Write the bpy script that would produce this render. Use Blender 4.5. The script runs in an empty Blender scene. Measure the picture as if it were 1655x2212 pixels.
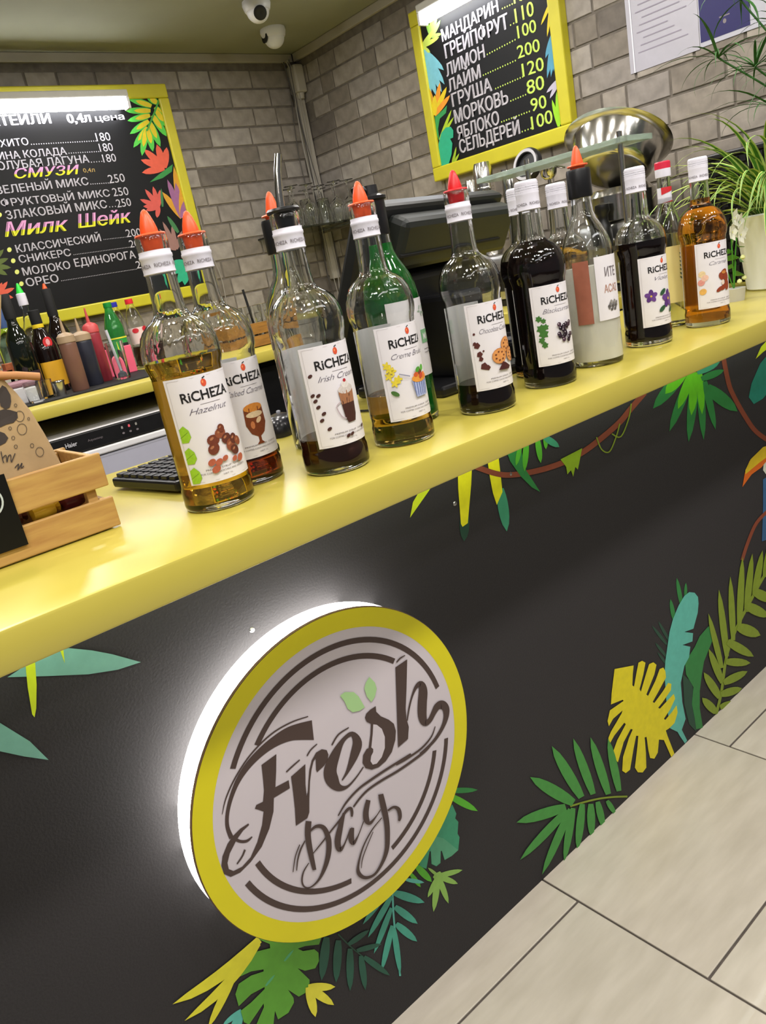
import bpy, bmesh, math, random
from mathutils import Vector, Matrix
random.seed(7)
R = math.radians; PI = math.pi
scn = bpy.context.scene; COL = scn.collection
# ------------------------------------------------------------------ camera
W, H, F = 1655, 2212, 1674.5
ROLL, PITCH, YAW = 0.199820, 0.298458, 0.642159
EYE = Vector((0, 0, 1.2))
fwd = Vector((math.sin(YAW)*math.cos(PITCH), math.cos(YAW)*math.cos(PITCH), -math.sin(PITCH)))
r0 = Vector((math.cos(YAW), -math.sin(YAW), 0)); d0 = fwd.cross(r0)
rt = r0*math.cos(ROLL) + d0*math.sin(ROLL); dn = -r0*math.sin(ROLL) + d0*math.cos(ROLL)
cd = bpy.data.cameras.new('camera'); cam = bpy.data.objects.new('camera', cd); COL.objects.link(cam)
cd.sensor_fit = 'VERTICAL'; cd.sensor_height = 24; cd.lens = F/H*24; cd.clip_start = .02
up = -dn; bk = -fwd
cam.matrix_world = Matrix(((rt.x, up.x, bk.x, EYE.x), (rt.y, up.y, bk.y, EYE.y), (rt.z, up.z, bk.z, EYE.z), (0, 0, 0, 1)))
scn.camera = cam
# ------------------------------------------------------------------ world, exposure, lamps
wd = bpy.data.worlds.new('hall'); scn.world = wd; wd.use_nodes = True
wd.node_tree.nodes['Background'].inputs[0].default_value = (.80, .82, .85, 1)
wd.node_tree.nodes['Background'].inputs[1].default_value = .13
vs = scn.view_settings; vs.view_transform = 'Standard'; vs.look = 'None'; vs.exposure = 0; vs.gamma = 1; vs.use_curve_mapping = False
scn.cycles.use_denoising = True; scn.cycles.max_bounces = 16; scn.cycles.transmission_bounces = 14
scn.cycles.transparent_max_bounces = 12; scn.cycles.caustics_reflective = True; scn.cycles.caustics_refractive = True
scn.cycles.sample_clamp_indirect = 12; scn.cycles.blur_glossy = .6
CEIL = 2.19; WB = 3.2; WR = 2.405; PANEL = .898; SLABY = .725; TOPZ = .965
def arealight(name, loc, size, power, col=(1, .95, .9), size_y=None, rot=(0, 0, 0), shape='DISK', spread=180):
    l = bpy.data.lights.new(name, 'AREA'); l.shape = shape; l.size = size
    if size_y: l.size_y = size_y
    l.energy = power; l.color = col; l.spread = R(spread)
    o = bpy.data.objects.new(name, l); COL.objects.link(o); o.location = loc; o.rotation_euler = rot
    return o
LAMPS = [(x, .12, 8) for x in (-.9, -.3, .3, .9, 1.5, 2.1)] + [(x, -1.05, 4) for x in (-.9, .0, .9, 1.8)] + [(x, .98, 2.6) for x in (-.3, .35, 1.0, 1.65)] + [(.2, 1.75, 8), (.95, 1.75, 8), (1.7, 1.75, 8), (.6, 2.45, 6), (1.5, 2.45, 6), (1.95, 1.15, 4)]  # the row over the yellow worktop is added to brighten its top
for x, y, p in LAMPS:
    arealight('downlight_lamp', (x, y, CEIL-.022), .15, p, (1, .95, .9))
for x in (0, 1.5): arealight('linear_lamp', (x, -.5, CEIL-.03), 1.2, 5, (.97, .97, 1), size_y=.14, shape='RECTANGLE')
# ------------------------------------------------------------------ materials
MATS = {}
def mat(name, col, rough=.5, metal=0., noise=0., scale=30., bump=0., trans=0., ior=1.45, emit=0., coat=0., spec=.5, col2=None, stretch=None, sheen=0, detail=4, alpha=1.):
    if name in MATS: return MATS[name]
    m = bpy.data.materials.new(name); m.use_nodes = True; nt = m.node_tree; b = nt.nodes['Principled BSDF']
    c = tuple(col) + (1,)
    b.inputs['Base Color'].default_value = c; b.inputs['Roughness'].default_value = rough; b.inputs['Metallic'].default_value = metal
    b.inputs['IOR'].default_value = ior; b.inputs['Transmission Weight'].default_value = trans
    b.inputs['Specular IOR Level'].default_value = spec; b.inputs['Coat Weight'].default_value = coat
    b.inputs['Alpha'].default_value = alpha
    if emit: b.inputs['Emission Color'].default_value = c; b.inputs['Emission Strength'].default_value = emit
    if noise or bump:
        tc = nt.nodes.new('ShaderNodeTexCoord'); mp = nt.nodes.new('ShaderNodeMapping'); n = nt.nodes.new('ShaderNodeTexNoise')
        nt.links.new(tc.outputs['Object'], mp.inputs[0]); nt.links.new(mp.outputs[0], n.inputs['Vector'])
        mp.inputs['Scale'].default_value = stretch or (1, 1, 1)
        n.inputs['Scale'].default_value = scale; n.inputs['Detail'].default_value = detail
        if noise:
            mx = nt.nodes.new('ShaderNodeMix'); mx.data_type = 'RGBA'
            d = col2 or tuple(max(0, v*(1-noise)) for v in col); e = tuple(min(1, v*(1+noise*.5)) for v in col) if not col2 else col
            mx.inputs[6].default_value = tuple(d)+(1,); mx.inputs[7].default_value = tuple(e)+(1,)
            rp = nt.nodes.new('ShaderNodeMapRange'); rp.inputs[1].default_value = .3; rp.inputs[2].default_value = .7
            nt.links.new(n.outputs['Fac'], rp.inputs[0]); nt.links.new(rp.outputs[0], mx.inputs[0]); nt.links.new(mx.outputs[2], b.inputs['Base Color'])
        if bump:
            bp = nt.nodes.new('ShaderNodeBump'); bp.inputs['Strength'].default_value = bump; bp.inputs['Distance'].default_value = .002
            nt.links.new(n.outputs['Fac'], bp.inputs['Height']); nt.links.new(bp.outputs[0], b.inputs['Normal'])
    MATS[name] = m
    return m
def s(r, g, b):  # sRGB 0-255 -> linear
    f = lambda v: (v/255/12.92 if v <= 10 else ((v/255+.055)/1.055)**2.4)
    return (f(r), f(g), f(b))
_pc = {}
def paint(r, g, b, rough=.55):
    k = (r, g, b, rough)
    if k not in _pc: _pc[k] = mat('paint %d %d %d' % (r, g, b), s(r, g, b), rough, noise=.08, scale=60)
    return _pc[k]
YEL = mat('yellow lacquer', s(192, 178, 76), .3, noise=.04, scale=6, coat=.4); YEL.node_tree.nodes['Principled BSDF'].inputs['Coat Roughness'].default_value = .34
YELF = mat('yellow frame', s(196, 187, 40), .4, noise=.06, scale=20)
BLK = mat('black plastic', s(22, 22, 24), .35, noise=.2, scale=40)
BLKM = mat('black matte', s(17, 17, 18), .75, noise=.2, scale=40)
CHALK = mat('chalkboard', s(11, 11, 13), .45, noise=.25, scale=12, spec=.3)
PANELM = mat('charcoal panel paint', s(50, 48, 49), .72, noise=.12, scale=300, bump=.25, spec=.3)
WHITE = mat('white plastic', s(225, 224, 226), .35, noise=.03, scale=20)
GREYW = mat('grey white plastic', s(190, 188, 180), .45, noise=.05, scale=20)
GLASS = mat('clear glass', (.97, .985, .98), 0.015, trans=1, ior=1.45)
GLASSG = mat('green edge glass', (.75, .9, .84), 0.02, trans=1, ior=1.45)
CHROME = mat('steel', (.62, .6, .56), .16, metal=1, noise=.08, scale=8, stretch=(1, 1, 12))
STEELD = mat('brushed steel', (.45, .44, .42), .3, metal=1, noise=.15, scale=20, stretch=(1, 1, 10))
LABEL = mat('label paper', s(226, 222, 226), .45, noise=.03, scale=40)
LABELC = mat('cream label paper', s(228, 222, 200), .5, noise=.04, scale=40)
def translucent(name, col):
    m = bpy.data.materials.new(name); m.use_nodes = True; nt = m.node_tree; b = nt.nodes['Principled BSDF']; b.inputs['Base Color'].default_value = col+(1,); b.inputs['Roughness'].default_value = .6
    t = nt.nodes.new('ShaderNodeBsdfTranslucent'); t.inputs[0].default_value = col+(1,); mx = nt.nodes.new('ShaderNodeMixShader'); mx.inputs[0].default_value = .5
    n = nt.nodes.new('ShaderNodeTexNoise'); n.inputs['Scale'].default_value = 300; bp = nt.nodes.new('ShaderNodeBump'); bp.inputs['Strength'].default_value = .1
    nt.links.new(n.outputs['Fac'], bp.inputs['Height']); nt.links.new(bp.outputs[0], b.inputs['Normal'])
    nt.links.new(b.outputs[0], mx.inputs[1]); nt.links.new(t.outputs[0], mx.inputs[2]); nt.links.new(mx.outputs[0], nt.nodes['Material Output'].inputs['Surface']); return m
BACKLAB = translucent('thin back label paper', (.93, .92, .93))
BAND = mat('white cap band', s(226, 224, 234), .35, noise=.04, scale=60)
INK = mat('black ink', s(28, 26, 28), .5, noise=.1, scale=50)
GREYINK = mat('grey ink', s(120, 112, 116), .5, noise=.1, scale=50)
OR = mat('orange spout plastic', s(252, 98, 42), .35, noise=.06, scale=60, trans=.15)
REDP = mat('red spout plastic', s(220, 28, 34), .35, noise=.06, scale=60, trans=.1)
WOOD = mat('crate pine', s(196, 158, 90), .5, noise=.3, scale=14, stretch=(1, 8, 8), bump=.2, col2=s(170, 126, 72))
WOODD = mat('tray wood', s(158, 112, 48), .55, noise=.3, scale=14, stretch=(1, 8, 8), col2=s(120, 82, 34))
KRAFT = mat('kraft paper', s(178, 150, 108), .8, noise=.1, scale=50, bump=.2)
GOLD = mat('gold cap', (.5, .33, .12), .3, metal=1)
# ------------------------------------------------------------------ geometry helpers
class MB:
    def __init__(s_): s_.v = []; s_.f = []; s_.m = []; s_.mats = []
    def mi(s_, m):
        if m not in s_.mats: s_.mats.append(m)
        return s_.mats.index(m)
    def add(s_, vs, fs, m=None):
        o = len(s_.v); s_.v += [tuple(v) for v in vs]; i = s_.mi(m)
        for f in fs: s_.f.append([a+o for a in f]); s_.m.append(i)
        return s_
    def box(s_, x0, x1, y0, y1, z0, z1, m=None, bev=0, M=None):
        if bev <= 0:
            vs = [Vector((x, y, z)) for z in (z0, z1) for y in (y0, y1) for x in (x0, x1)]
            fs = [(0, 2, 3, 1), (4, 5, 7, 6), (0, 1, 5, 4), (2, 6, 7, 3), (0, 4, 6, 2), (1, 3, 7, 5)]
        else:
            b = bmesh.new(); bmesh.ops.create_cube(b, size=1)
            for v in b.verts: v.co = Vector(((x0+x1)/2+v.co.x*(x1-x0), (y0+y1)/2+v.co.y*(y1-y0), (z0+z1)/2+v.co.z*(z1-z0)))
            bmesh.ops.bevel(b, geom=list(b.edges), offset=bev, segments=2, affect='EDGES', profile=.5)
            b.verts.ensure_lookup_table(); vs = [v.co.copy() for v in b.verts]; fs = [tuple(v.index for v in f.verts) for f in b.faces]; b.free()
        if M: vs = [M @ v for v in vs]
        return s_.add(vs, fs, m)
    def lathe(s_, prof, m=None, n=32, c=(0, 0, 0), M=None, closed=False):
        vs = []; fs = []; k = len(prof)
        for r_, z in prof:
            for i in range(n):
                a = 2*PI*i/n; v = Vector((c[0]+r_*math.cos(a), c[1]+r_*math.sin(a), c[2]+z)); vs.append(M @ v if M else v)
        for j in range(k-1 + (1 if closed else 0)):
            for i in range(n):
                a, b = j*n+i, j*n+(i+1) % n; c2, d = ((j+1) % k)*n+(i+1) % n, ((j+1) % k)*n+i
                fs.append((a, b, c2, d))
        if not closed:
            if prof[0][0] > 1e-4: fs.append(tuple(range(n-1, -1, -1)))
            if prof[-1][0] > 1e-4: fs.append(tuple((k-1)*n+i for i in range(n)))
        return s_.add(vs, fs, m)
    def tube(s_, pts, r_, m=None, n=8):
        pts = [Vector(p) for p in pts]; rs = r_ if isinstance(r_, (list, tuple)) else [r_]*len(pts); vs = []; fs = []
        for i, p in enumerate(pts):
            t = (pts[min(i+1, len(pts)-1)]-pts[max(i-1, 0)]).normalized()
            a = t.cross(Vector((0, 0, 1))) if abs(t.z) < .95 else t.cross(Vector((1, 0, 0))); a.normalize(); b = t.cross(a)
            for k in range(n):
                an = 2*PI*k/n; vs.append(p+(a*math.cos(an)+b*math.sin(an))*rs[i])
        for i in range(len(pts)-1):
            for k in range(n): fs.append((i*n+k, (i+1)*n+k, (i+1)*n+(k+1) % n, i*n+(k+1) % n))
        fs.append(tuple(range(n))); fs.append(tuple((len(pts)-1)*n+k for k in range(n-1, -1, -1)))
        return s_.add(vs, fs, m)
    def build(s_, name, m=None, parent=None, smooth=None, **kw):
        me = bpy.data.meshes.new(name); me.from_pydata([tuple(v) for v in s_.v], [], s_.f)
        ms = [x or m for x in s_.mats]
        for x in ms: me.materials.append(x)
        me.polygons.foreach_set('material_index', s_.m); me.validate(); me.update()
        b = bmesh.new(); b.from_mesh(me); bmesh.ops.recalc_face_normals(b, faces=b.faces)
        if smooth:
            for f in b.faces: f.smooth = True
            for e in b.edges:
                if len(e.link_faces) == 2 and e.calc_face_angle(0) > R(smooth): e.smooth = False
        b.to_mesh(me); b.free()
        return link(name, me, parent, **kw)
def link(name, me, parent=None, loc=None, label=None, cat=None, group=None, kind=None):
    o = bpy.data.objects.new(name, me); COL.objects.link(o)
    if parent: o.parent = parent
    if loc: o.location = loc
    tag(o, label, cat, group, kind)
    return o
def tag(o, label=None, cat=None, group=None, kind=None):
    if label: o['label'] = label
    if cat: o['category'] = cat
    if group: o['group'] = group
    if kind: o['kind'] = kind
    return o
def thing(name, loc, label, cat, group=None, rz=0):
    o = bpy.data.objects.new(name, None); COL.objects.link(o); o.location = loc; o.rotation_euler = (0, 0, rz); o.empty_display_size = .05
    return tag(o, label, cat, group)
def copy_tree(o, parent=None):
    c = o.copy(); COL.objects.link(c)
    if parent: c.parent = parent
    for ch in list(o.children): copy_tree(ch, c)
    return c
# pixel of the photograph -> point on a real plane (a surface's own plane)
def ray(px, py): return rt*((px-W/2)/F) + dn*((py-H/2)/F) + fwd
def onY(Y): return lambda px, py: (lambda w: EYE + w*(Y/w.y))(ray(px, py))
def onX(X): return lambda px, py: (lambda w: EYE + w*(X/w.x))(ray(px, py))
def onZ(Z): return lambda px, py: (lambda w: EYE + w*((Z-EYE.z)/w.z))(ray(px, py))
def crop(x0, y0, k): return lambda pts: [(x0+p[0]/k, y0+p[1]/k)+tuple(p[2:3]) for p in pts]
def blade(b, t, w, bend=0., n=6, root=.25):
    b, t = Vector(b[:2]), Vector(t[:2]); d = t-b; nn = Vector((-d.y, d.x)).normalized(); L = d.length; l, r_ = [], []
    for i in range(n+1):
        u = i/n; c = b + d*u + nn*bend*L*4*u*(1-u); hw = w/2*(root+(1-root)*min(1, math.sin(PI*min(1, u*.9+.12))**.8*1.05)) if u < 1 else 0
        l.append(tuple(c+nn*hw)); r_.append(tuple(c-nn*hw))
    return l + r_[::-1][1:]
def smooth_pts(pts, n=5):
    out = []; P_ = [Vector(tuple(p)) for p in pts]
    for i in range(len(P_)-1):
        a, b, c, d = P_[max(i-1, 0)], P_[i], P_[i+1], P_[min(i+2, len(P_)-1)]
        for k in range(n):
            t = k/n; out.append(.5*((2*b)+(c-a)*t+(2*a-5*b+4*c-d)*t*t+(3*b-3*c+d-a)*t**3))
    out.append(P_[-1]); return out
def stroke(pts, w=None, n=5, k=1.):
    """variable-width stroke (x,y,width) -> polygon"""
    q = smooth_pts([(p[0], p[1], (p[2]*k if len(p) > 2 else w)) for p in pts], n); l, r_ = [], []
    for i, p in enumerate(q):
        d = (q[min(i+1, len(q)-1)].xy - q[max(i-1, 0)].xy); nn = Vector((-d.y, d.x)).normalized()*p.z/2
        l.append(tuple(p.xy+nn)); r_.append(tuple(p.xy-nn))
    return l, r_
class Print:
    """flat painted or printed shapes laid on a surface; place(u,v,h) -> 3D point"""
    def __init__(s_, place, h=.0004, step=.00012, cell=None): s_.mb = MB(); s_.place = place; s_.h = h; s_.step = step; s_.cell = cell
    def poly(s_, pts, m, up_=True):
        if up_: s_.h += s_.step
        vs = [Vector((p[0], p[1], 0)) for p in pts]
        if s_.cell:
            b = bmesh.new(); f = b.faces.new([b.verts.new(v) for v in vs]); f.normal_update(); bmesh.ops.triangulate(b, faces=[f])
            for _ in range(5):
                es = [e for e in b.edges if abs(e.verts[0].co.x-e.verts[1].co.x) > s_.cell]
                if not es: break
                bmesh.ops.subdivide_edges(b, edges=es, cuts=1); bmesh.ops.triangulate(b, faces=b.faces)
            b.verts.index_update(); s_.mb.add([s_.place(v.co.x, v.co.y, s_.h) for v in b.verts], [[v.index for v in f.verts] for f in b.faces], m); b.free()
        else:
            b = bmesh.new(); f = b.faces.new([b.verts.new(v) for v in vs]); f.normal_update(); bmesh.ops.triangulate(b, faces=[f], ngon_method='EAR_CLIP')
            b.verts.index_update(); s_.mb.add([s_.place(v.co.x, v.co.y, s_.h) for v in b.verts], [[v.index for v in f.verts] for f in b.faces], m); b.free()
        return s_
    def stroke(s_, pts, m, w=None, n=5, k=1.):
        l, r_ = stroke(pts, w, n, k); s_.h += s_.step
        vs = [s_.place(p[0], p[1], s_.h) for p in l+r_]; n_ = len(l)
        s_.mb.add(vs, [(i, i+1, n_+i+1, n_+i) for i in range(n_-1)], m); return s_
    def ell(s_, x, y, a, b, m, rot=0, n=14):
        c, d = math.cos(rot), math.sin(rot)
        return s_.poly([(x+a*math.cos(t)*c-b*math.sin(t)*d, y+a*math.cos(t)*d+b*math.sin(t)*c) for t in [2*PI*i/n for i in range(n)]], m)
    def build(s_, name, parent=None, **kw): return s_.mb.build(name, INK, parent, **kw)
_tc = {}
def text_geo(txt, bold=0., shear=0., spacing=1.):
    k = (txt, bold, shear, spacing)
    if k in _tc: return _tc[k]
    cu = bpy.data.curves.new('t', 'FONT'); cu.body = txt; cu.size = 1; cu.offset = bold; cu.shear = shear; cu.space_character = spacing; cu.resolution_u = 3; cu.fill_mode = 'FRONT'
    o = bpy.data.objects.new('t', cu); COL.objects.link(o); bpy.context.view_layer.update()
    me = bpy.data.meshes.new_from_object(o.evaluated_get(bpy.context.evaluated_depsgraph_get()))
    vs = [v.co.xy.copy() for v in me.vertices]; fs = [list(p.vertices) for p in me.polygons]
    bpy.data.objects.remove(o); bpy.data.curves.remove(cu); bpy.data.meshes.remove(me)
    x0 = min(v.x for v in vs); x1 = max(v.x for v in vs); cap = .73
    vs = [((v.x-x0)/(x1-x0), v.y/cap) for v in vs]  # width 0..1, cap height 1
    _tc[k] = (vs, fs, (x1-x0)/cap); return _tc[k]
def put_text(pr, txt, u, v, wdt, hgt, m, bold=0., shear=0., centre=True, spacing=1., fat=0.):
    vs, fs, asp = text_geo(txt, bold, shear, spacing)
    if wdt is None: wdt = asp*hgt
    ox = u-wdt/2 if centre else u; pr.h += pr.step
    for k_ in ([0] if not fat else [-fat, 0, fat]):
        pr.mb.add([pr.place(ox+a*wdt+k_*hgt, v+b*hgt+abs(k_)*.4*hgt, pr.h+.00002*(k_ > 0)) for a, b in vs], fs, m)
# ------------------------------------------------------------------ room
def brickwall(name, origin, ax, nrm, length, zmin, zmax, zall, mort, nb, rng):
    """wall slab with single bricks as parts; ax = direction along the wall"""
    root = bpy.data.objects[name]
    row = .0762; tones = [mat('brick %d' % i, c, .8, noise=.26, scale=22, bump=.5) for i, c in enumerate([s(152, 144, 134), s(140, 132, 122), s(128, 120, 110), s(160, 153, 145), s(110, 103, 96), s(144, 137, 130)])]
    wts = [30, 26, 20, 14, 5, 14]
    cache = {}
    def brickmesh(L, t):
        k = (round(L, 3), t)
        if k not in cache:
            mb = MB(); h = row-.007
            # chamfered slab, outer face proud of the mortar
            c = .006
            vs = [(-L/2, 0, 0), (L/2, 0, 0), (L/2, 0, h), (-L/2, 0, h), (-L/2+.002, .003, .002), (L/2-.002, .003, .002), (L/2-.002, .003, h-.002), (-L/2+.002, .003, h-.002)]
            mb.add(vs, [(4, 5, 6, 7), (0, 1, 5, 4), (1, 2, 6, 5), (2, 3, 7, 6), (3, 0, 4, 7)], tones[t])
            me = bpy.data.meshes.new('brick'); me.from_pydata([tuple(v) for v in mb.v], [], mb.f); me.materials.append(tones[t]); cache[k] = me
        return cache[k]
    rr = random.Random(rng); cnt = 0; extra = MB()
    z = zmax - row; k = 0
    ang = math.atan2(ax.y, ax.x)
    flip = ax.cross(Vector((0, 0, 1))).dot(nrm) < 0
    while z > zall:
        x = -rr.random()*.1
        while x < length:
            L = rr.choice([.205, .19, .17, .15, .12, .205, .09]) 
            xc = x+L/2
            t = rr.choices(range(6), wts)[0]; c = origin + ax*xc + Vector((0, 0, z-origin.z+.0035))
            if z > zmin and cnt < nb and 0 < xc < length:
                o = bpy.data.objects.new('brick', brickmesh(L-.007, t)); COL.objects.link(o); o.parent = root
                o.location = c + nrm*.0005 + nrm*rr.random()*.0012
                o.rotation_euler = (0, 0, math.atan2(nrm.y, nrm.x)-PI/2)
                cnt += 1
            elif 0 < xc < length:
                h = row-.007; e = ax*(L/2-.0035); u = Vector((0, 0, h)); q = nrm*.003
                extra.add([c-e+q, c+e+q, c+e+u+q, c-e+u+q, c-e, c+e, c+e+u, c-e+u], [(0, 1, 2, 3), (4, 5, 1, 0), (5, 6, 2, 1), (6, 7, 3, 2), (7, 4, 0, 3)], tones[t])
            x += L
        z -= row; k += 1
    if extra.v: extra.build('brick_course', tones[0], root, kind='stuff')
    return cnt
MORT = mat('mortar', s(112, 105, 96), .9, noise=.3, scale=30, bump=.3)
wb = MB().box(-1.6, WR+.1, WB, WB+.1, 0, CEIL+.1).build('wall_back', MORT, kind='structure')
wr = MB().box(WR, WR+.1, -.2, WB, 0, CEIL+.1).build('wall_right', MORT, kind='structure')
brickwall('wall_back', Vector((.72, WB, 0)), Vector((1, 0, 0)), Vector((0, -1, 0)), WR-.72, 1.03, 2.13, .95, MORT, 290, 3)
brickwall('wall_right', Vector((WR, .62, 0)), Vector((0, 1, 0)), Vector((-1, 0, 0)), WB-.62, 1.16, 2.13, .9, MORT, 292, 11)
CEILM = mat('ceiling paint', s(150, 150, 130), .9, noise=.05, scale=5)
MB().box(-1.6, WR+.1, -1.7, WB+.1, CEIL, CEIL+.06).build('ceiling', CEILM, kind='structure')
# floor tiles
GROUT = mat('grout', s(92, 84, 78), .9, noise=.2, scale=80)
fl = MB().box(-3.2, 5.2, -4, WB, -.05, -.004).build('floor', GROUT, kind='structure')
TILE = []
for i, c in enumerate([(206, 197, 183), (210, 201, 188), (203, 195, 181)]):
    TILE.append(mat('floor tile %d' % i, s(*c), .32, noise=.07, scale=5, stretch=(1.5, 7, 1), coat=.15, col2=s(c[0]-16, c[1]-16, c[2]-17)))
TX, TY, GX = .5838, .52, .0045
tm = [MB().box(0, TX-GX, 0, TY-GX, -.004, 0, bev=.0012).build('tile', t) for t in TILE]
tmesh = [o.data for o in tm]
for o in tm: bpy.data.objects.remove(o)
nx = 0
for ix in range(-3, 8):
    x0 = .733*1.2 + ix*TX - TX
    off = .677*1.2 if ix % 2 == 0 else .4605*1.2
    for iy in range(-5, 3):
        y0 = off + iy*TY
        o = link('tile', random.choice(tmesh), fl, loc=(x0+GX/2, y0+GX/2, 0))
# ceiling trunking and corner ducts
TR = mat('trunking plastic', s(176, 170, 158), .5, noise=.06, scale=15)
MB().box(-1.6, WR-.02, WB-.018, WB, CEIL-.034, CEIL-.001, bev=.002).build('trim_1', TR, kind='structure')
MB().box(WR-.018, WR, .3, WB-.02, CEIL-.034, CEIL-.001, bev=.002).build('trim_2', TR, kind='structure')
MB().box(WR-.05, WR-.012, WB-.04, WB-.004, 1.2, CEIL-.16, bev=.003).build('trim_3', TR, kind='structure')
# ------------------------------------------------------------------ ceiling fittings
for i, (x, y, p) in enumerate(LAMPS):
    t = thing('downlight', (x, y, CEIL), 'round ceiling downlight, %s of its row, %s' % (['leftmost', 'second from left', 'third from left', 'fourth from left', 'fifth from left', 'sixth from left'][sum(1 for q in LAMPS[:i] if q[1] == y)], {.12: 'above the front edge of the bar', -1.05: 'above the customers', 1.75: 'above the staff aisle', 2.45: 'above the back counter', 1.15: 'above the right end of the bar', .98: 'added to brighten the yellow worktop'}[y]), 'light', 'ceiling downlights')
    MB().lathe([(.058, -.002), (.075, -.002), (.078, -.012), (.06, -.02), (.058, -.012)], closed=True).build('trim_ring', WHITE, t, smooth=40)
def dome(px, py, s_, lens_dir, label):
    c = onZ(CEIL)(px, py); t = thing('dome_camera', c, label, 'camera')
    MB().lathe([(.0, 0), (.05*s_, 0), (.052*s_, -.012*s_), (.047*s_, -.03*s_), (.044*s_, -.034*s_)], WHITE).build('housing', WHITE, t, smooth=40)
    d = Vector(lens_dir).normalized(); M = Matrix.Translation((0, 0, -.03*s_)) @ d.to_track_quat('Z', 'X').to_matrix().to_4x4()
    MB().lathe([(.042*s_*math.cos(a), -.042*s_*math.sin(a)-0.0) for a in [PI/2*i/8 for i in range(9)]], n=24, c=(0, 0, -.03*s_)).build('ball', WHITE, t, smooth=60)
    MB().lathe([(.0, .036*s_), (.022*s_, .038*s_), (.024*s_, .044*s_), (.017*s_, .046*s_), (0, .043*s_)], BLK, n=20, M=M).build('lens', BLK, t, smooth=40)
    return t
dome(552, 2, 1.0, (-.35, -.8, -.45), 'white dome security camera with dark round lens, nearer of the two on the ceiling')
dome(588, 62, 1.0, (-.9, .1, .05), 'white dome security camera in the ceiling corner, cables dropping from it')
bx = thing('junction_box', (WR-.032, WB-.03, 2.08), 'small off-white plastic junction box in the wall corner above the cable duct', 'box')
MB().box(-.028, .026, -.04, .025, -.06, .055, bev=.008).build('housing', TR, bx)
MB().lathe([(0, 0), (.02, 0), (.016, -.025), (0, -.03)], n=16, c=(.0, -.012, -.058)).build('cap', TR, bx, smooth=40)
for i, (dx, dy, r_, z1) in enumerate([(-.075, -.02, .0035, 1.05), (-.068, -.045, .0022, 1.0), (-.085, -.01, .002, 1.3), (-.06, -.03, .003, 1.1), (-.062, -.055, .002, 1.02)]):
    pts = [(WR+dx*.5-.05, WB+dy-.02, CEIL-.04)] + [(WR+dx+.02*math.sin(i+k*.8)*(1 if k < 7 else 0)+.005*k*.6, WB+dy-.01, CEIL-.1-(CEIL-.1-z1)*k/7) for k in range(8)]
    MB().tube(smooth_pts(pts, 4), r_, n=6).build('cable', mat('white cable' if i % 2 else 'dark cable', s(150, 146, 138) if i % 2 else s(70, 66, 62), .5, noise=.05), label=None, cat='cable', group='cables in the wall corner')
for o, w_ in zip([o for o in bpy.data.objects if o.name.startswith('cable')], ('dark thicker cable hanging in the wall corner next to the duct', 'white cable hanging farthest forward in the wall corner', 'short dark cable hanging left in the wall corner', 'white thicker cable hanging in the wall corner behind the others', 'thin dark cable hanging in front of the corner duct')): o['label'] = w_
# thin cord beside the left board
MB().tube(smooth_pts([onY(WB-.02)(418, 420), onY(WB-.02)(445, 520), onY(WB-.02)(478, 600), onY(WB-.02)(492, 672)], 5), .0022, n=6).build('lamp_cord', mat('white cable', s(150, 146, 138)), label='thin white cord running down the bricks beside the left menu board', cat='cord')
# ------------------------------------------------------------------ main counter
ct = thing('bar_counter', (0, PANEL, 0), 'long bar counter with charcoal front painted with tropical leaves', 'counter')
X0, X1 = -1.4, WR-.004
def cpt(v): return Vector(v) - Vector((0, PANEL, 0))
MB().box(X0, X1, 0, .03, .0, TOPZ-.042).build('front_panel', PANELM, ct)
MB().box(X0, X1, .37, .39, .0, TOPZ-.042).build('back_panel', BLKM, ct)
MB().box(X0, X0+.03, .03, .37, .0, TOPZ-.042).build('end_panel', BLKM, ct)
wt = MB().box(X0, X1, SLABY, 1.295, TOPZ-.042, TOPZ, bev=.004).build('worktop', YEL, smooth=30, label='long glossy yellow worktop of the bar holding the syrup bottles', cat='worktop')
# led strip under the overhang, against the front panel
ls = thing('led_strip', (0, PANEL-.055, TOPZ-.042), 'thin LED strip under the yellow worktop overhang lighting the painted leaves', 'light')
MB().box(X0+.1, X1-.1, -.006, .006, -.006, 0).build('channel', mat('led diffuser', (.9, 1, .95), .4, emit=9), ls)
# mural
panelP = onY(PANEL)
pr_place = lambda u, v, h: cpt(panelP(u, v)) + Vector((0, -h, 0))
nleaf = [0]
def leafset(polys, name='painted_leaf', base=.0004):
    """polys: list of (pixel polygon | ('s', stroke pts, w), material)"""
    nleaf[0] += 1
    pr = Print(pr_place, base + .00018*(nleaf[0] % 9), .00006)
    for p, m in polys:
        if isinstance(p, tuple) and p[0] == 's': pr.stroke(p[1], m, p[2])
        else: pr.poly(p, m)
    return pr.build(name, ct)
C1 = crop(900, 1200, 2.1854); C2 = crop(840, 740, 2.0307); C3 = crop(300, 1650, 2.2365); C4 = crop(620, 1600, 3.9405); C5 = crop(0, 1250, 3.9405)
def bl(C, *a, k=1.): 
    return blade(C([a[0]])[0], C([a[1]])[0], a[2]/k, *(a[3:]))
K1, K2, K3, K4, K5 = 2.1854, 2.0307, 2.2365, 3.9405, 3.9405
yel = paint(224, 210, 20); teal = paint(92, 184, 168); grn = paint(40, 128, 60); grn2 = paint(66, 146, 62); dgrn = paint(24, 70, 52); oliv = paint(128, 150, 34)
lime = paint(206, 224, 30); bgreen = paint(84, 176, 40); tg = paint(58, 150, 112); pteal = paint(118, 176, 160); rust = paint(134, 66, 42)
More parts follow.
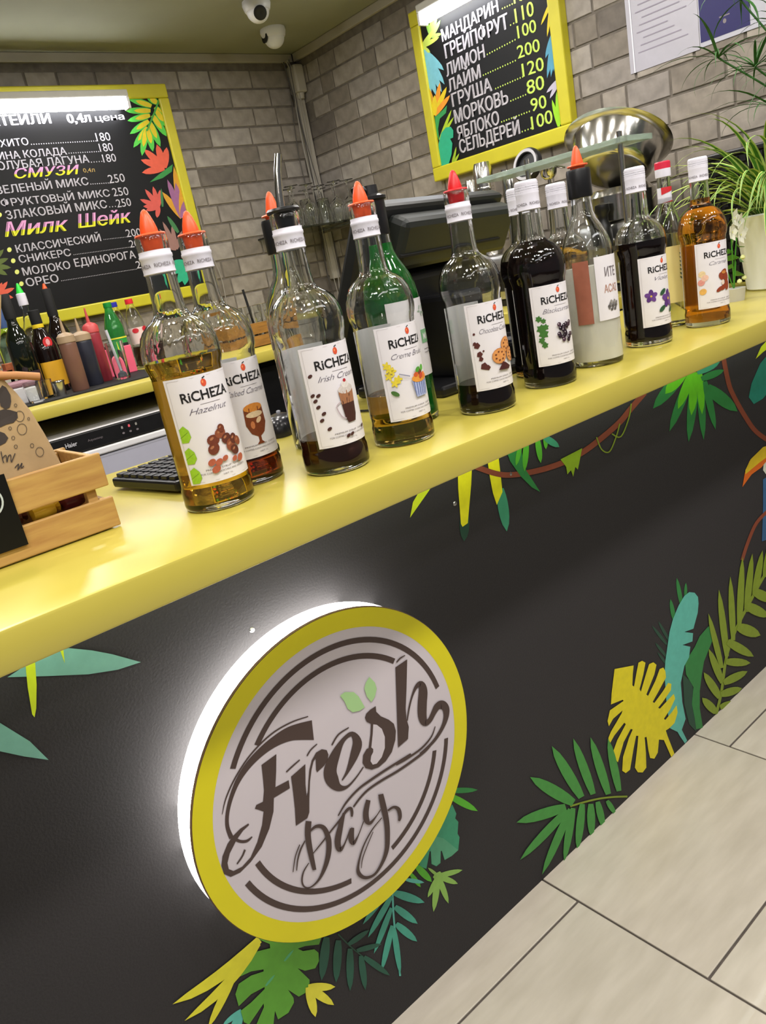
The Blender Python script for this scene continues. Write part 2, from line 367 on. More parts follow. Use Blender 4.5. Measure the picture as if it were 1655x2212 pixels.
leafset([(bl(C1, (1180, 420), (1110, 330), 14, k=K1), dgrn), (bl(C1, (1190, 400), (1140, 310), 14, k=K1), dgrn), (bl(C1, (1180, 480), (1125, 410), 14, k=K1), dgrn), (bl(C1, (1185, 520), (1135, 455), 12, k=K1), dgrn)])
leafset([(bl(C1, (1250, 235), (1227, 105), 20, k=K1), grn), (bl(C1, (1268, 200), (1270, 128), 14, k=K1), grn), (bl(C1, (1215, 305), (1197, 205), 20, k=K1), grn)])
leafset([(C1([(1255, 560), (1300, 600), (1315, 760), (1318, 830), (1285, 795), (1262, 700)]), dgrn)])
leafset([(C1([(1395, 320), (1402, 350), (1395, 400), (1375, 450), (1355, 500), (1345, 560), (1335, 640), (1335, 720), (1350, 812), (1318, 820), (1310, 760), (1298, 700), (1305, 620), (1270, 560), (1265, 500), (1290, 465), (1312, 430), (1335, 380), (1370, 340)]), grn)])
leafset([(C1([(1285, 172), (1310, 175), (1326, 195), (1329, 225), (1325, 270), (1310, 325), (1305, 345), (1262, 360), (1303, 366), (1300, 405), (1253, 422), (1290, 430), (1284, 480), (1262, 520), (1245, 600), (1252, 690), (1268, 770), (1250, 822), (1275, 872), (1265, 887), (1240, 850), (1230, 832), (1195, 815), (1178, 700), (1168, 560), (1172, 500), (1182, 430), (1192, 360), (1208, 300), (1235, 235), (1262, 190)]), teal)])
leafset([(C1([(932, 535), (1022, 518), (1018, 560), (1016, 612), (1024, 618), (1034, 560), (1045, 505), (1062, 496), (1078, 505), (1068, 560), (1050, 630), (1056, 642), (1080, 560), (1095, 512), (1115, 503), (1130, 515), (1120, 560), (1082, 655), (1090, 662), (1125, 590), (1145, 535), (1162, 528), (1172, 545), (1175, 575), (1140, 640), (1112, 690), (1120, 695), (1160, 640), (1185, 600), (1200, 605), (1198, 635), (1160, 690), (1138, 718), (1146, 722), (1190, 675), (1212, 652), (1218, 675), (1195, 725), (1165, 770), (1172, 775), (1205, 735), (1225, 705), (1230, 740), (1215, 790), (1190, 815), (1174, 825), (1182, 850), (1215, 935), (1200, 950), (1165, 870), (1142, 868), (1136, 930), (1120, 958), (1100, 955), (1092, 920), (1083, 855), (1074, 858), (1080, 930), (1082, 1000), (1065, 1023), (1042, 1022), (1028, 1000), (1040, 900), (1044, 850), (1034, 850), (1022, 910), (1005, 1010), (985, 1026), (968, 1015), (972, 950), (1000, 860), (1018, 820), (1008, 818), (975, 880), (948, 975), (935, 960), (925, 925), (945, 870), (985, 795), (978, 788), (930, 850), (908, 890), (903, 860), (915, 830), (965, 745), (970, 730), (925, 770), (905, 805), (899, 780), (910, 730), (975, 685), (970, 680), (915, 702), (918, 650)]), yel)])
# olive palm on the right
pal = [(('s', C1([(1412, 748), (1437, 640), (1460, 480), (1500, 360), (1560, 240), (1660, 60), (1760, -60)]), 6), oliv)]
for b_, t_, w_ in [((1462, 475), (1424, 160), 30), ((1492, 400), (1478, 98), 28), ((1520, 330), (1536, 5), 30), ((1553, 265), (1582, -10), 30), ((1590, 190), (1630, -25), 30), ((1640, 100), (1672, -80), 30), ((1438, 530), (1374, 272), 26), ((1440, 600), (1376, 440), 32), ((1428, 670), (1352, 550), 36), ((1410, 740), (1344, 670), 36), ((1464, 405), (1588, 476), 40), ((1512, 335), (1620, 376), 50), ((1548, 232), (1660, 288), 45), ((1588, 168), (1680, 215), 45), ((1455, 500), (1572, 506), 36), ((1445, 600), (1558, 545), 36), ((1432, 655), (1532, 625), 36), ((1428, 715), (1500, 690), 30)]:
    pal.append((bl(C1, b_, t_, w_*1.05, k=K1), oliv))
leafset(pal)
pl = [(('s', C1([(722, 1182), (790, 1162), (860, 1146), (930, 1138), (992, 1136)]), 4), oliv)]
for b_, t_, w_ in [((738, 1166), (532, 1044), 52), ((775, 1140), (635, 898), 46), ((830, 1125), (736, 862), 38), ((902, 1125), (817, 856), 38), ((952, 1110), (900, 862), 34), ((700, 1185), (468, 1258), 46), ((706, 1200), (485, 1434), 36), ((722, 1195), (588, 1504), 34), ((735, 1190), (692, 1444), 32), ((778, 1170), (755, 1390), 34), ((818, 1170), (822, 1330), 34), ((850, 1160), (880, 1290), 30), ((895, 1155), (935, 1220), 22)]:
    pl.append((bl(C1, b_, t_, w_*1.1, k=K1), grn2))
leafset(pl)
# around the sign
leafset([(bl(C1, (150, 1110), (288, 1106), 26, k=K1), grn), (bl(C1, (150, 1130), (288, 1206), 34, k=K1), bgreen)])
leafset([(C4([(1405, 540), (1440, 620), (1430, 660), (1457, 690), (1450, 790), (1467, 820), (1456, 930), (1400, 980), (1340, 1015), (1315, 935), (1307, 940), (1305, 1040), (1270, 1068), (1228, 1048), (1222, 940), (1212, 940), (1185, 1090), (1120, 1065), (1180, 900), (1300, 700)]), tg), (C4([(1215, 900), (1270, 815), (1330, 830), (1456, 930), (1400, 980), (1340, 1013), (1316, 932), (1306, 940), (1302, 1038), (1270, 1065), (1230, 1045), (1224, 935)]), paint(84, 160, 122))])
star = [(bl(C4, (1285, 1150), t_, w_, k=K4), paint(136, 180, 84)) for t_, w_ in [((1492, 1098), 46), ((1452, 1216), 50), ((1372, 1384), 50), ((1244, 1455), 54), ((1194, 1332), 44), ((1196, 1078), 26)]]
leafset([(C4([(1255, 1130), (1300, 1110), (1340, 1150), (1320, 1190), (1265, 1195), (1240, 1160)]), paint(136, 180, 84))] + star)
leafset([(bl(C4, (1100, 1065), (1230, 1200), 60, k=K4), bgreen), (bl(C4, (1050, 1130), (1135, 1245), 40, k=K4), bgreen), (bl(C4, (1010, 1180), (1165, 1205), 36, k=K4), teal)])
tp = [(('s', C4([(895, 1290), (905, 1500), (925, 1700), (960, 2000)]), 4), teal)]
for b_, t_, w_ in [((905, 1290), (1168, 1375), 62), ((915, 1410), (1108, 1555), 56), ((925, 1555), (1104, 1706), 56), ((885, 1320), (685, 1672), 44), ((885, 1420), (735, 1810), 42), ((892, 1570), (800, 1960), 44), ((905, 1590), (960, 1990), 44), ((860, 1260), (640, 1560), 40)]:
    tp.append((bl(C4, b_, t_, w_*1.15, k=K4), paint(66, 156, 134)))
leafset(tp)
fe = [(('s', C3([(960, 820), (1020, 880), (1080, 930), (1120, 970)]), 3), dgrn)]
for b_, t_, w_ in [((905, 835), (880, 1045), 44), ((962, 850), (950, 1055), 40), ((1018, 890), (1018, 1095), 36), ((1070, 925), (1092, 1090), 32), ((1085, 930), (1210, 1020), 30), ((1050, 900), (1170, 868), 26), ((1010, 870), (1110, 800), 26), ((1115, 960), (1180, 1000), 20)]:
    fe.append((bl(C3, b_, t_, w_, k=K3), paint(28, 84, 66)))
leafset(fe)
mono = C3([(560, 838), (630, 868), (632, 888), (570, 903), (520, 928), (470, 990), (470, 1032), (540, 1000), (600, 990), (600, 1000), (540, 1020), (480, 1060), (464, 1110), (480, 1168), (540, 1110), (605, 1075), (605, 1085), (540, 1150), (490, 1190), (505, 1245), (530, 1257), (600, 1155), (602, 1172), (565, 1257), (540, 1300), (560, 1400), (620, 1420), (640, 1330), (655, 1190), (670, 1232), (720, 1200), (747, 1150), (745, 1128), (718, 1088), (770, 1122), (800, 1105), (822, 1070), (822, 1040), (765, 985), (800, 997), (850, 985), (868, 950), (865, 910), (845, 893), (790, 902), (765, 890), (800, 878), (868, 870), (880, 835), (720, 800)])
leafset([(mono, paint(92, 160, 48))] + [(blade(C3([(700+90*i, 1010+60*((i*7) % 3-1))])[0], C3([(745+90*i, 955+60*((i*7) % 3-1))])[0], 5), paint(84, 170, 118)) for i in (-1, 0)])
leafset([(bl(C3, (580, 845), (160, 1158), 56, -.05, k=K3), paint(222, 216, 50)), (bl(C3, (575, 862), (218, 1238), 46, -.05, k=K3), paint(222, 216, 50)), (bl(C3, (465, 1000), (330, 1275), 38, k=K3), paint(222, 216, 50))])
leafset([(bl(C3, (815, 1075), t_, w_, k=K3), paint(222, 216, 60)) for t_, w_ in [((946, 1074), 40), ((940, 1162), 44), ((850, 1220), 44)]])
leafset([(bl(C3, (495, 1190), t_, 26, k=K3), teal) for t_ in [(405, 1262), (440, 1290), (480, 1290)]])
# upper edge under the worktop
leafset([(C2([(190, 625), (175, 650), (92, 768), (105, 700), (140, 640)]), lime)])
leafset([(bl(C2, (332, 740), (329, 872), 42, k=K2), dgrn), (C2([(300, 520), (365, 510), (360, 620), (345, 792), (322, 808), (315, 795), (303, 640)]), paint(236, 232, 20))])
leafset([(bl(C2, (488, 640), (516, 828), 46, k=K2), tg), (C2([(425, 470), (475, 460), (497, 655), (472, 712), (455, 660), (438, 570)]), paint(236, 232, 20))])
vine = [(('s', C2([(380, 545), (470, 575), (540, 580), (650, 562), (760, 527), (850, 480), (930, 420), (1010, 350), (1060, 290), (1120, 220)]), 12), rust)]
leafset(vine, 'painted_vine')
leafset([(C2([(500, 440), (570, 440), (600, 560), (662, 655), (625, 635), (575, 585), (530, 520)]), grn)])
leafset([(bl(C2, b_, t_, w_, k=K2), bgreen) for b_, t_, w_ in [((602, 430), (592, 565), 26), ((648, 415), (664, 528), 26), ((684, 400), (686, 468), 20), ((575, 450), (555, 540), 20)]] + [(bl(C2, (680, 415), (745, 458), 30, k=K2), tg)])
leafset([(C2([(750, 512), (845, 463), (832, 530), (826, 557), (815, 545), (806, 588), (796, 560), (780, 578), (775, 545)]), paint(140, 176, 24))])
leafset([(('s', C2([(908, 415), (930, 468), (965, 478), (995, 410), (1010, 355)]), 2.6), oliv), (('s', C2([(975, 400), (1015, 412), (1050, 330), (1060, 268)]), 2.6), oliv)], 'painted_tendril')
cl = []
for b_, t_, w_, c2_ in [((1300, 120), (1158, 290), 44, 1), ((1330, 130), (1230, 390), 34, 1), ((1345, 130), (1314, 436), 34, 1), ((1362, 130), (1380, 428), 28, 1), ((1385, 170), (1432, 382), 26, 0), ((1395, 195), (1528, 302), 46, 0), ((1370, 160), (1470, 120), 26, 0), ((1350, 130), (1450, 85), 30, 2)]:
    bb, tt = C2([b_])[0], C2([t_])[0]
    cl.append((blade(bb, tt, w_/K2*1.2), grn if c2_ != 2 else tg))
    if c2_ == 1: cl.append((blade(bb, (bb[0]+(tt[0]-bb[0])*.62, bb[1]+(tt[1]-bb[1])*.62), w_/K2*1.15), paint(100, 196, 20)))
leafset(cl)
leafset([(('s', C2([(1462, 40), (1488, 170), (1510, 230), (1560, 320), (1612, 392), (1690, 445)]), 10), rust)], 'painted_vine')
leafset([(C2([(1700, 20), (1655, 60), (1628, 92), (1590, 180), (1578, 240), (1600, 270), (1640, 246), (1665, 215), (1720, 180)]), paint(28, 132, 112))])
leafset([(C2([(1668, -20), (1632, 18), (1608, 72), (1640, 42), (1690, 5)]), lime)])
# toucan
leafset([(C2([(1640, 600), (1700, 560), (1725, 700), (1700, 850), (1635, 872), (1640, 720)]), paint(52, 96, 140)), (C2([(1645, 500), (1690, 490), (1700, 560), (1655, 580), (1640, 560)]), paint(210, 214, 196)), (C2([(1640, 458), (1662, 452), (1668, 505), (1632, 548), (1590, 578), (1549, 634), (1560, 572), (1580, 520)]), paint(216, 104, 26)), (C2([(1640, 458), (1662, 452), (1660, 500), (1622, 528), (1562, 578), (1562, 560), (1585, 512)]), paint(218, 188, 34))], 'painted_bird')
leafset([(('s', C2([(1675, 725), (1612, 790), (1572, 880), (1548, 955)]), 7), rust)], 'painted_vine')
leafset([(C5([(60, 836), (270, 700), (580, 588), (780, 608), (950, 640), (1195, 708), (1000, 772), (750, 811), (400, 826)]), pteal)])
leafset([(C5([(215, 745), (295, 700), (308, 900), (305, 1100), (290, 1176), (270, 1150), (232, 920)]), lime), (C5([(505, 600), (535, 600), (548, 718)]), lime)])
leafset([(C5([(-400, 1060), (0, 1225), (250, 1380), (410, 1538), (200, 1508), (0, 1465), (-350, 1380)]), pteal)])
# screws in the panel
for q in ((545, 1361), (983, 1088), (1103, 1024)):
    c = panelP(*q); MB().lathe([(0, .0), (.004, 0), (.003, .0012), (0, .0015)], n=10, M=Matrix.Translation(cpt(c)) @ Matrix.Rotation(PI/2, 4, 'X')).build('screw', STEELD, ct)
# ------------------------------------------------------------------ round sign
DF = .855; SC = Vector((.5645*DF, DF, 1.2-.7938*DF)); SR = .28708*DF
sg = thing('round_sign', (SC.x, PANEL, SC.z), 'round light box sign with yellow rim reading Fresh Day on the counter front', 'sign')
SM = Matrix.Translation((0, 0, 0)) @ Matrix.Rotation(PI/2, 4, 'X')   # +z -> -y
dep = PANEL-DF
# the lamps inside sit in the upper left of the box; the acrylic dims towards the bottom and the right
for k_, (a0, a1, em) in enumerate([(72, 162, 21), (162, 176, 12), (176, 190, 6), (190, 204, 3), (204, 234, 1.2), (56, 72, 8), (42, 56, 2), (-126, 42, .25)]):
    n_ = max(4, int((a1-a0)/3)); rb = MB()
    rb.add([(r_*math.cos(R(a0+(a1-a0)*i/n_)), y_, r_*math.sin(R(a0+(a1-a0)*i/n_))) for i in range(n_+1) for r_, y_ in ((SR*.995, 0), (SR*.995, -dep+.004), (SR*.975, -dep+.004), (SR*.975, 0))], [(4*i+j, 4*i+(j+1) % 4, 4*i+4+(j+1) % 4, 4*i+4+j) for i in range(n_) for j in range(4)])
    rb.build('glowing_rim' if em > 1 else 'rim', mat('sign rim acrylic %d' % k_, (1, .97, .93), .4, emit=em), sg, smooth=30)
MB().lathe([(0, dep-.004), (SR+.0008, dep-.004), (SR+.0008, dep-.0012), (SR, dep), (0, dep)], n=96, M=SM).build('face_edge', mat('brown edge', s(110, 84, 62), .5), sg, smooth=30)
facew = mat('sign face white', s(202, 194, 200), .5, noise=.02, scale=10)
fy = mat('sign yellow', s(214, 204, 20), .5, noise=.04, scale=14)
brn = mat('sign brown', s(70, 54, 50), .5, noise=.05, scale=20)
lg = mat('sign leaf green', s(160, 200, 138), .5)
faceP = onY(DF)
FO = Vector((SC.x, PANEL, SC.z))
fpl = lambda u, v, h: faceP(u, v) - FO + Vector((0, -h, 0))
def annulus(r_a, r_b, a0, a1, m, h, name):
    n = max(3, int((a1-a0)/3)); vs = []
    for i in range(n+1):
        a = R(a0+(a1-a0)*i/n)
        for rr in (r_a, r_b): vs.append((rr*math.cos(a), -dep-h, rr*math.sin(a)))
    return MB().add(vs, [(2*i, 2*i+1, 2*i+3, 2*i+2) for i in range(n)], m).build(name, m, sg)
annulus(SR*.882, SR*.998, 0, 360, fy, .0006, 'yellow_ring')
annulus(0.0001, SR*.884, 0, 360, facew, .0004, 'white_disc')
def polar(px, py):
    p = faceP(px, py); return math.hypot(p.x-SC.x, p.z-SC.z), math.degrees(math.atan2(p.z-SC.z, p.x-SC.x))
CS = crop(360, 1280, 2.4338); CT = crop(680, 1280, 4.597); CU = crop(420, 1600, 4.81); CV = C4; KS = 2.4338
for a_, b_, mid in (((345, 925), (1422, 500), None), ((473, 802), (1195, 360), None), ((422, 1525), (1468, 765), 1), ((475, 1420), (970, 1512), 1), ((1185, 1345), (1405, 830), 1)):
    ra, aa = polar(*CS([a_])[0]); rb, ab = polar(*CS([b_])[0]); r_ = (ra+rb)/2
    if mid is None:
        if aa < ab: aa += 360
        a0, a1 = ab, aa
    else:
        while ab < aa: ab += 360
        a0, a1 = aa, ab
    annulus(r_-.0042, r_+.0042, a0, a1, brn, .0009, 'arc_line')
L = Print(fpl, .0009, .00005)
def st(C, pts, k): L.stroke([(p[0], p[1], p[2]) for p in [(q[0], q[1], w[2]/k) for q, w in zip(C(pts), pts)]], brn)
st(CS, [(767, 722, 104), (700, 730, 88), (640, 744, 72), (570, 780, 54), (500, 832, 42), (430, 903, 34), (375, 985, 26), (338, 1075, 21), (318, 1160, 19), (318, 1230, 21), (340, 1290, 26)], KS)
L.poly(CS([(575, 848), (574, 940), (570, 1022), (640, 985), (646, 1027), (562, 1078), (560, 1150), (538, 1240), (498, 1335), (440, 1415), (385, 1470), (335, 1493), (300, 1478), (286, 1435), (292, 1385), (318, 1320), (345, 1280), (385, 1240), (428, 1212), (432, 1220), (400, 1250), (365, 1300), (330, 1370), (318, 1420), (325, 1452), (350, 1462), (395, 1440), (440, 1390), (475, 1310), (500, 1220), (508, 1150), (480, 1140), (462, 1135), (470, 1115), (505, 1098), (510, 1040), (505, 980), (497, 905)]), brn)
st(CS, [(448, 1282, 6), (420, 1304, 14), (385, 1306, 16), (350, 1290, 18)], KS)
st(CS, [(742, 650, 5), (650, 682, 7), (545, 745, 8), (440, 850, 8), (360, 970, 8), (310, 1080, 7), (290, 1165, 3)], KS)
st(CS, [(410, 1350, 10), (395, 1385, 9), (368, 1425, 7)], KS)
L.poly(CU([(1000, 370), (1148, 240), (1150, 450), (1162, 570), (1175, 520), (1180, 420), (1190, 300), (1215, 200), (1260, 120), (1320, 85), (1370, 95), (1388, 140), (1380, 200), (1340, 260), (1270, 325), (1260, 300), (1255, 180), (1232, 215), (1212, 300), (1197, 420), (1190, 600), (1190, 740), (1170, 800), (1050, 880), (1040, 700), (1020, 520)]), brn)
st(CU, [(950, 322, 14), (1010, 265, 16), (1090, 195, 12)], 4.81)
st(CU, [(1165, 155, 14), (1205, 90, 14), (1270, 30, 10)], 4.81)
st(CS, [(920, 985, 6), (950, 935, 18), (985, 850, 44), (1000, 785, 48), (972, 742, 26), (925, 775, 22), (885, 850, 48), (858, 930, 66), (868, 985, 70), (900, 1022, 42), (945, 1020, 14), (990, 975, 8), (1032, 915, 6)], KS)
st(CS, [(866, 800, 8), (900, 745, 8), (955, 708, 6)], KS)
L.poly(CT([(600, 1125), (605, 1180), (650, 1225), (730, 1260), (780, 1300), (800, 1370), (795, 1460), (760, 1580), (700, 1670), (630, 1730), (560, 1755), (500, 1740), (470, 1690), (475, 1610), (510, 1550), (530, 1540), (548, 1400), (552, 1300), (510, 1280), (493, 1240), (505, 1200), (545, 1160)]), brn)
L.poly(CT([(575, 1305), (610, 1310), (660, 1350), (690, 1430), (690, 1540), (660, 1630), (610, 1695), (570, 1705), (548, 1670), (555, 1620), (575, 1580), (575, 1550), (556, 1535), (570, 1400)]), facew)
L.poly(CT([(795, 740), (912, 660), (905, 950), (897, 1150), (905, 1250), (928, 1330), (920, 1450), (822, 1535), (812, 1250)]), brn)
st(CT, [(912, 1270, 12), (930, 1150, 16), (960, 1030, 18), (1000, 935, 34), (1048, 905, 62), (1070, 970, 84), (1062, 1100, 90), (1062, 1220, 86), (1085, 1290, 66), (1135, 1265, 46), (1175, 1190, 50), (1210, 1130, 66), (1258, 1112, 88), (1295, 1150, 72), (1298, 1230, 50), (1265, 1330, 36), (1200, 1440, 30), (1130, 1520, 26), (1040, 1600, 22)], 4.597)
st(CV, [(1210, 40, 22), (1140, 110, 22), (960, 240, 20), (800, 335, 20), (690, 410, 18), (620, 480, 17), (560, 560, 14)], K4)
st(CT, [(1190, 1325, 8), (1150, 1430, 14), (1050, 1545, 18), (900, 1650, 20), (800, 1705, 20)], 4.597)
st(CV, [(1050, 110, 18), (850, 235, 20), (700, 335, 20), (600, 410, 18), (500, 520, 16), (430, 635, 10)], K4)
st(CT, [(805, 690, 12), (840, 650, 14), (890, 620, 8)], 4.597)
for p in ([(245, 1020), (290, 985), (380, 985), (430, 1030), (490, 1135), (440, 1170), (370, 1185), (320, 1150), (290, 1080)], [(535, 835), (590, 890), (608, 950), (590, 1030), (555, 1085), (510, 1030), (485, 950), (500, 890)]): L.poly(CT(p), lg)
for pts in ([(178, 680, 50), (172, 800, 50), (195, 950, 45), (228, 1095, 32)], [(180, 775, 14), (240, 725, 26), (305, 735, 38), (345, 820, 44), (350, 930, 44), (325, 1050, 36), (270, 1170, 20), (200, 1238, 12), (145, 1240, 14), (122, 1190, 14), (135, 1110, 12), (180, 1035, 8)], [(215, 955, 8), (300, 850, 12), (370, 760, 14), (450, 660, 16), (500, 590, 24), (535, 568, 22), (547, 600, 24), (545, 642, 16)], [(148, 845, 10), (110, 920, 14), (85, 1010, 12), (76, 1100, 8)], [(102, 878, 8), (65, 980, 9), (45, 1112, 7)], [(478, 610, 22), (445, 740, 46), (425, 850, 52), (440, 920, 44), (480, 880, 14), (535, 740, 12)], [(552, 735, 26), (540, 820, 48), (557, 868, 32), (600, 800, 10), (645, 680, 8)], [(685, 500, 38), (665, 600, 46), (670, 670, 48), (700, 695, 28), (750, 640, 10), (790, 580, 8)], [(790, 450, 44), (815, 560, 50), (840, 680, 45), (848, 800, 42), (842, 920, 36), (805, 1030, 26), (740, 1130, 20), (660, 1160, 28), (606, 1125, 34), (600, 1050, 18), (640, 900, 12), (715, 755, 10), (800, 650, 8)], [(850, 590, 16), (900, 560, 22), (942, 580, 34), (955, 640, 30), (945, 678, 18)], [(725, 770, 6), (670, 900, 8), (635, 1000, 8), (625, 1080, 5)]):
    st(CV, pts, K4)
L.build('lettering', sg)
# ------------------------------------------------------------------ bottles
def shell(prof_o, th, zfloor, n=40, lip=True):
    """closed glass shell from the outer profile (r,z) bottom to top"""
    inner = [(max(.0005, r_-th), z) for r_, z in prof_o if z >= zfloor]
    inner = [(max(.0005, inner[0][0]-.003), zfloor), ] + inner[1:] if inner else []
    return [(0.0003, 0.003), (prof_o[0][0]*.6, .0005)] + prof_o + inner[::-1] + [(.0003, zfloor)]
SYR = [(.037, 0), (.0425, .002), (.0437, .007), (.0437, .026), (.0425, .030), (.0422, .034), (.0423, .164), (.0432, .170), (.0452, .176), (.0462, .184), (.0460, .192), (.0446, .201), (.0415, .210), (.0370, .2175), (.0310, .2235), (.0250, .2275), (.0208, .2315), (.0190, .237), (.0181, .248), (.0174, .266), (.0168, .282), (.0168, .300), (.0180, .303), (.0183, .310), (.0180, .3185), (.0165, .321)]
MON = [(.038, 0), (.043, .002), (.0445, .008), (.0445, .175), (.0440, .190), (.0415, .207), (.0360, .223), (.0290, .237), (.0225, .248), (.0185, .260), (.0172, .275), (.0165, .290), (.0162, .325)]
SLIM = [(.028, 0), (.032, .002), (.033, .008), (.033, .170), (.0315, .19), (.026, .215), (.019, .235), (.0145, .255), (.0130, .275), (.0130, .318)]
def prof_clip(prof, z, grow=.0006):
    out = []
    for i, (r_, zz) in enumerate(prof):
        if zz <= z: out.append((r_, zz))
        else:
            r0_, z0_ = prof[i-1]; t = (z-z0_)/(zz-z0_); out.append((r0_+(r_-r0_)*t, z)); break
    return out
def liquid_mesh(prof, th, level, mat_, parent, bottom=.008):
    p = [(r_-th+.0008, max(z, bottom)) for r_, z in prof_clip(prof, level)]
    q = [(.0003, bottom)]; last = None
    for r_, z in p:
        if last is not None and z-last < .0004 and z == bottom: q[-1] = (r_, z) if len(q) > 1 else q[-1]; continue
        q.append((r_, z)); last = z
    q.append((.0003, level))
    return MB().lathe(q, n=40).build('liquid', mat_, parent, smooth=50)
def cyl_place(r_, phi0=0.):
    # phi0: label centre turned about the axis, 0 = facing -Y ; positive turns towards +X
    def f(u, v, h):
        a = u/r_ + phi0; return Vector(((r_+h)*math.sin(a), -(r_+h)*math.cos(a), v))
    return f
def wrap(r_, u0, u1, v0, v1, m, phi0, h=.0004, n=24):
    mb = MB(); pl_ = cyl_place(r_, phi0); vs = []
    for hh in (h, h-.0003):
        for i in range(n+1):
            u = u0+(u1-u0)*i/n; vs += [pl_(u, v0, hh), pl_(u, v1, hh)]
    k = 2*(n+1); fs = [(2*i, 2*i+2, 2*i+3, 2*i+1) for i in range(n)] + [(k+2*i, k+2*i+1, k+2*i+3, k+2*i+2) for i in range(n)]
    fs += [(2*i, k+2*i, k+2*i+2, 2*i+2) for i in range(n)] + [(2*i+1, 2*i+3, k+2*i+3, k+2*i+1) for i in range(n)]
    return mb.add(vs, fs, m)
def spout(parent, z, m=OR, h=.029, r_=.0168, tilt=0.):
    M = Matrix.Translation((0, 0, z)) @ Matrix.Rotation(tilt, 4, 'Y')
    MB().lathe([(.0, -.019), (.0105, -.019), (.012, -.004), (.0125, .0), (r_, 0), (r_+.001, .0015), (r_, .003), (.0102, .004), (.0098, .008), (.0084, .014), (.0060, h*.74), (.0036, h*.93), (.0015, h), (0, h+.0005)], n=24, M=M).build('pour_spout', m, parent, smooth=35)
def band(parent, phi, z0=.2775, z1=.303, r_=.0182, closed_top=None):
    prof = [(r_-.0006, z0), (r_+.0004, z0+.001), (r_, z0+.003)]
    if closed_top:
        z = z1
        while z < closed_top-.004: prof += [(r_+.0006, z), (r_-.0001, z+.0018)]; z += .0034
        prof = [(r_-.0006, z0), (r_+.0004, z0+.001), (r_, z0+.003), (r_, z1-.002)] + prof[3:] + [(r_, closed_top-.003), (r_-.002, closed_top-.0005), (0, closed_top)]
        b_ = MB().lathe(prof, n=32).build('cap', BAND, parent, smooth=50)
    else:
        prof += [(r_, z1-.009), (r_+.0008, z1-.008), (r_+.0008, z1-.005), (r_, z1-.004), (r_, z1)]
        b_ = MB().lathe(prof + [(r_-.001, z1), (r_-.001, z0)], n=32, closed=True).build('neck_band', BAND, parent, smooth=50)
    p = Print(cyl_place(r_+.0003, phi), .0002)
    for k in range(-2, 3): put_text(p, 'RICHEZA', k*.024, z0+.0075, .020, .0042, GREYINK, bold=.01)
    p.build('band_lettering', b_)
    return b_
_c = lambda *a: mat('ink %d %d %d' % a, s(*a), .5, noise=.12, scale=300)
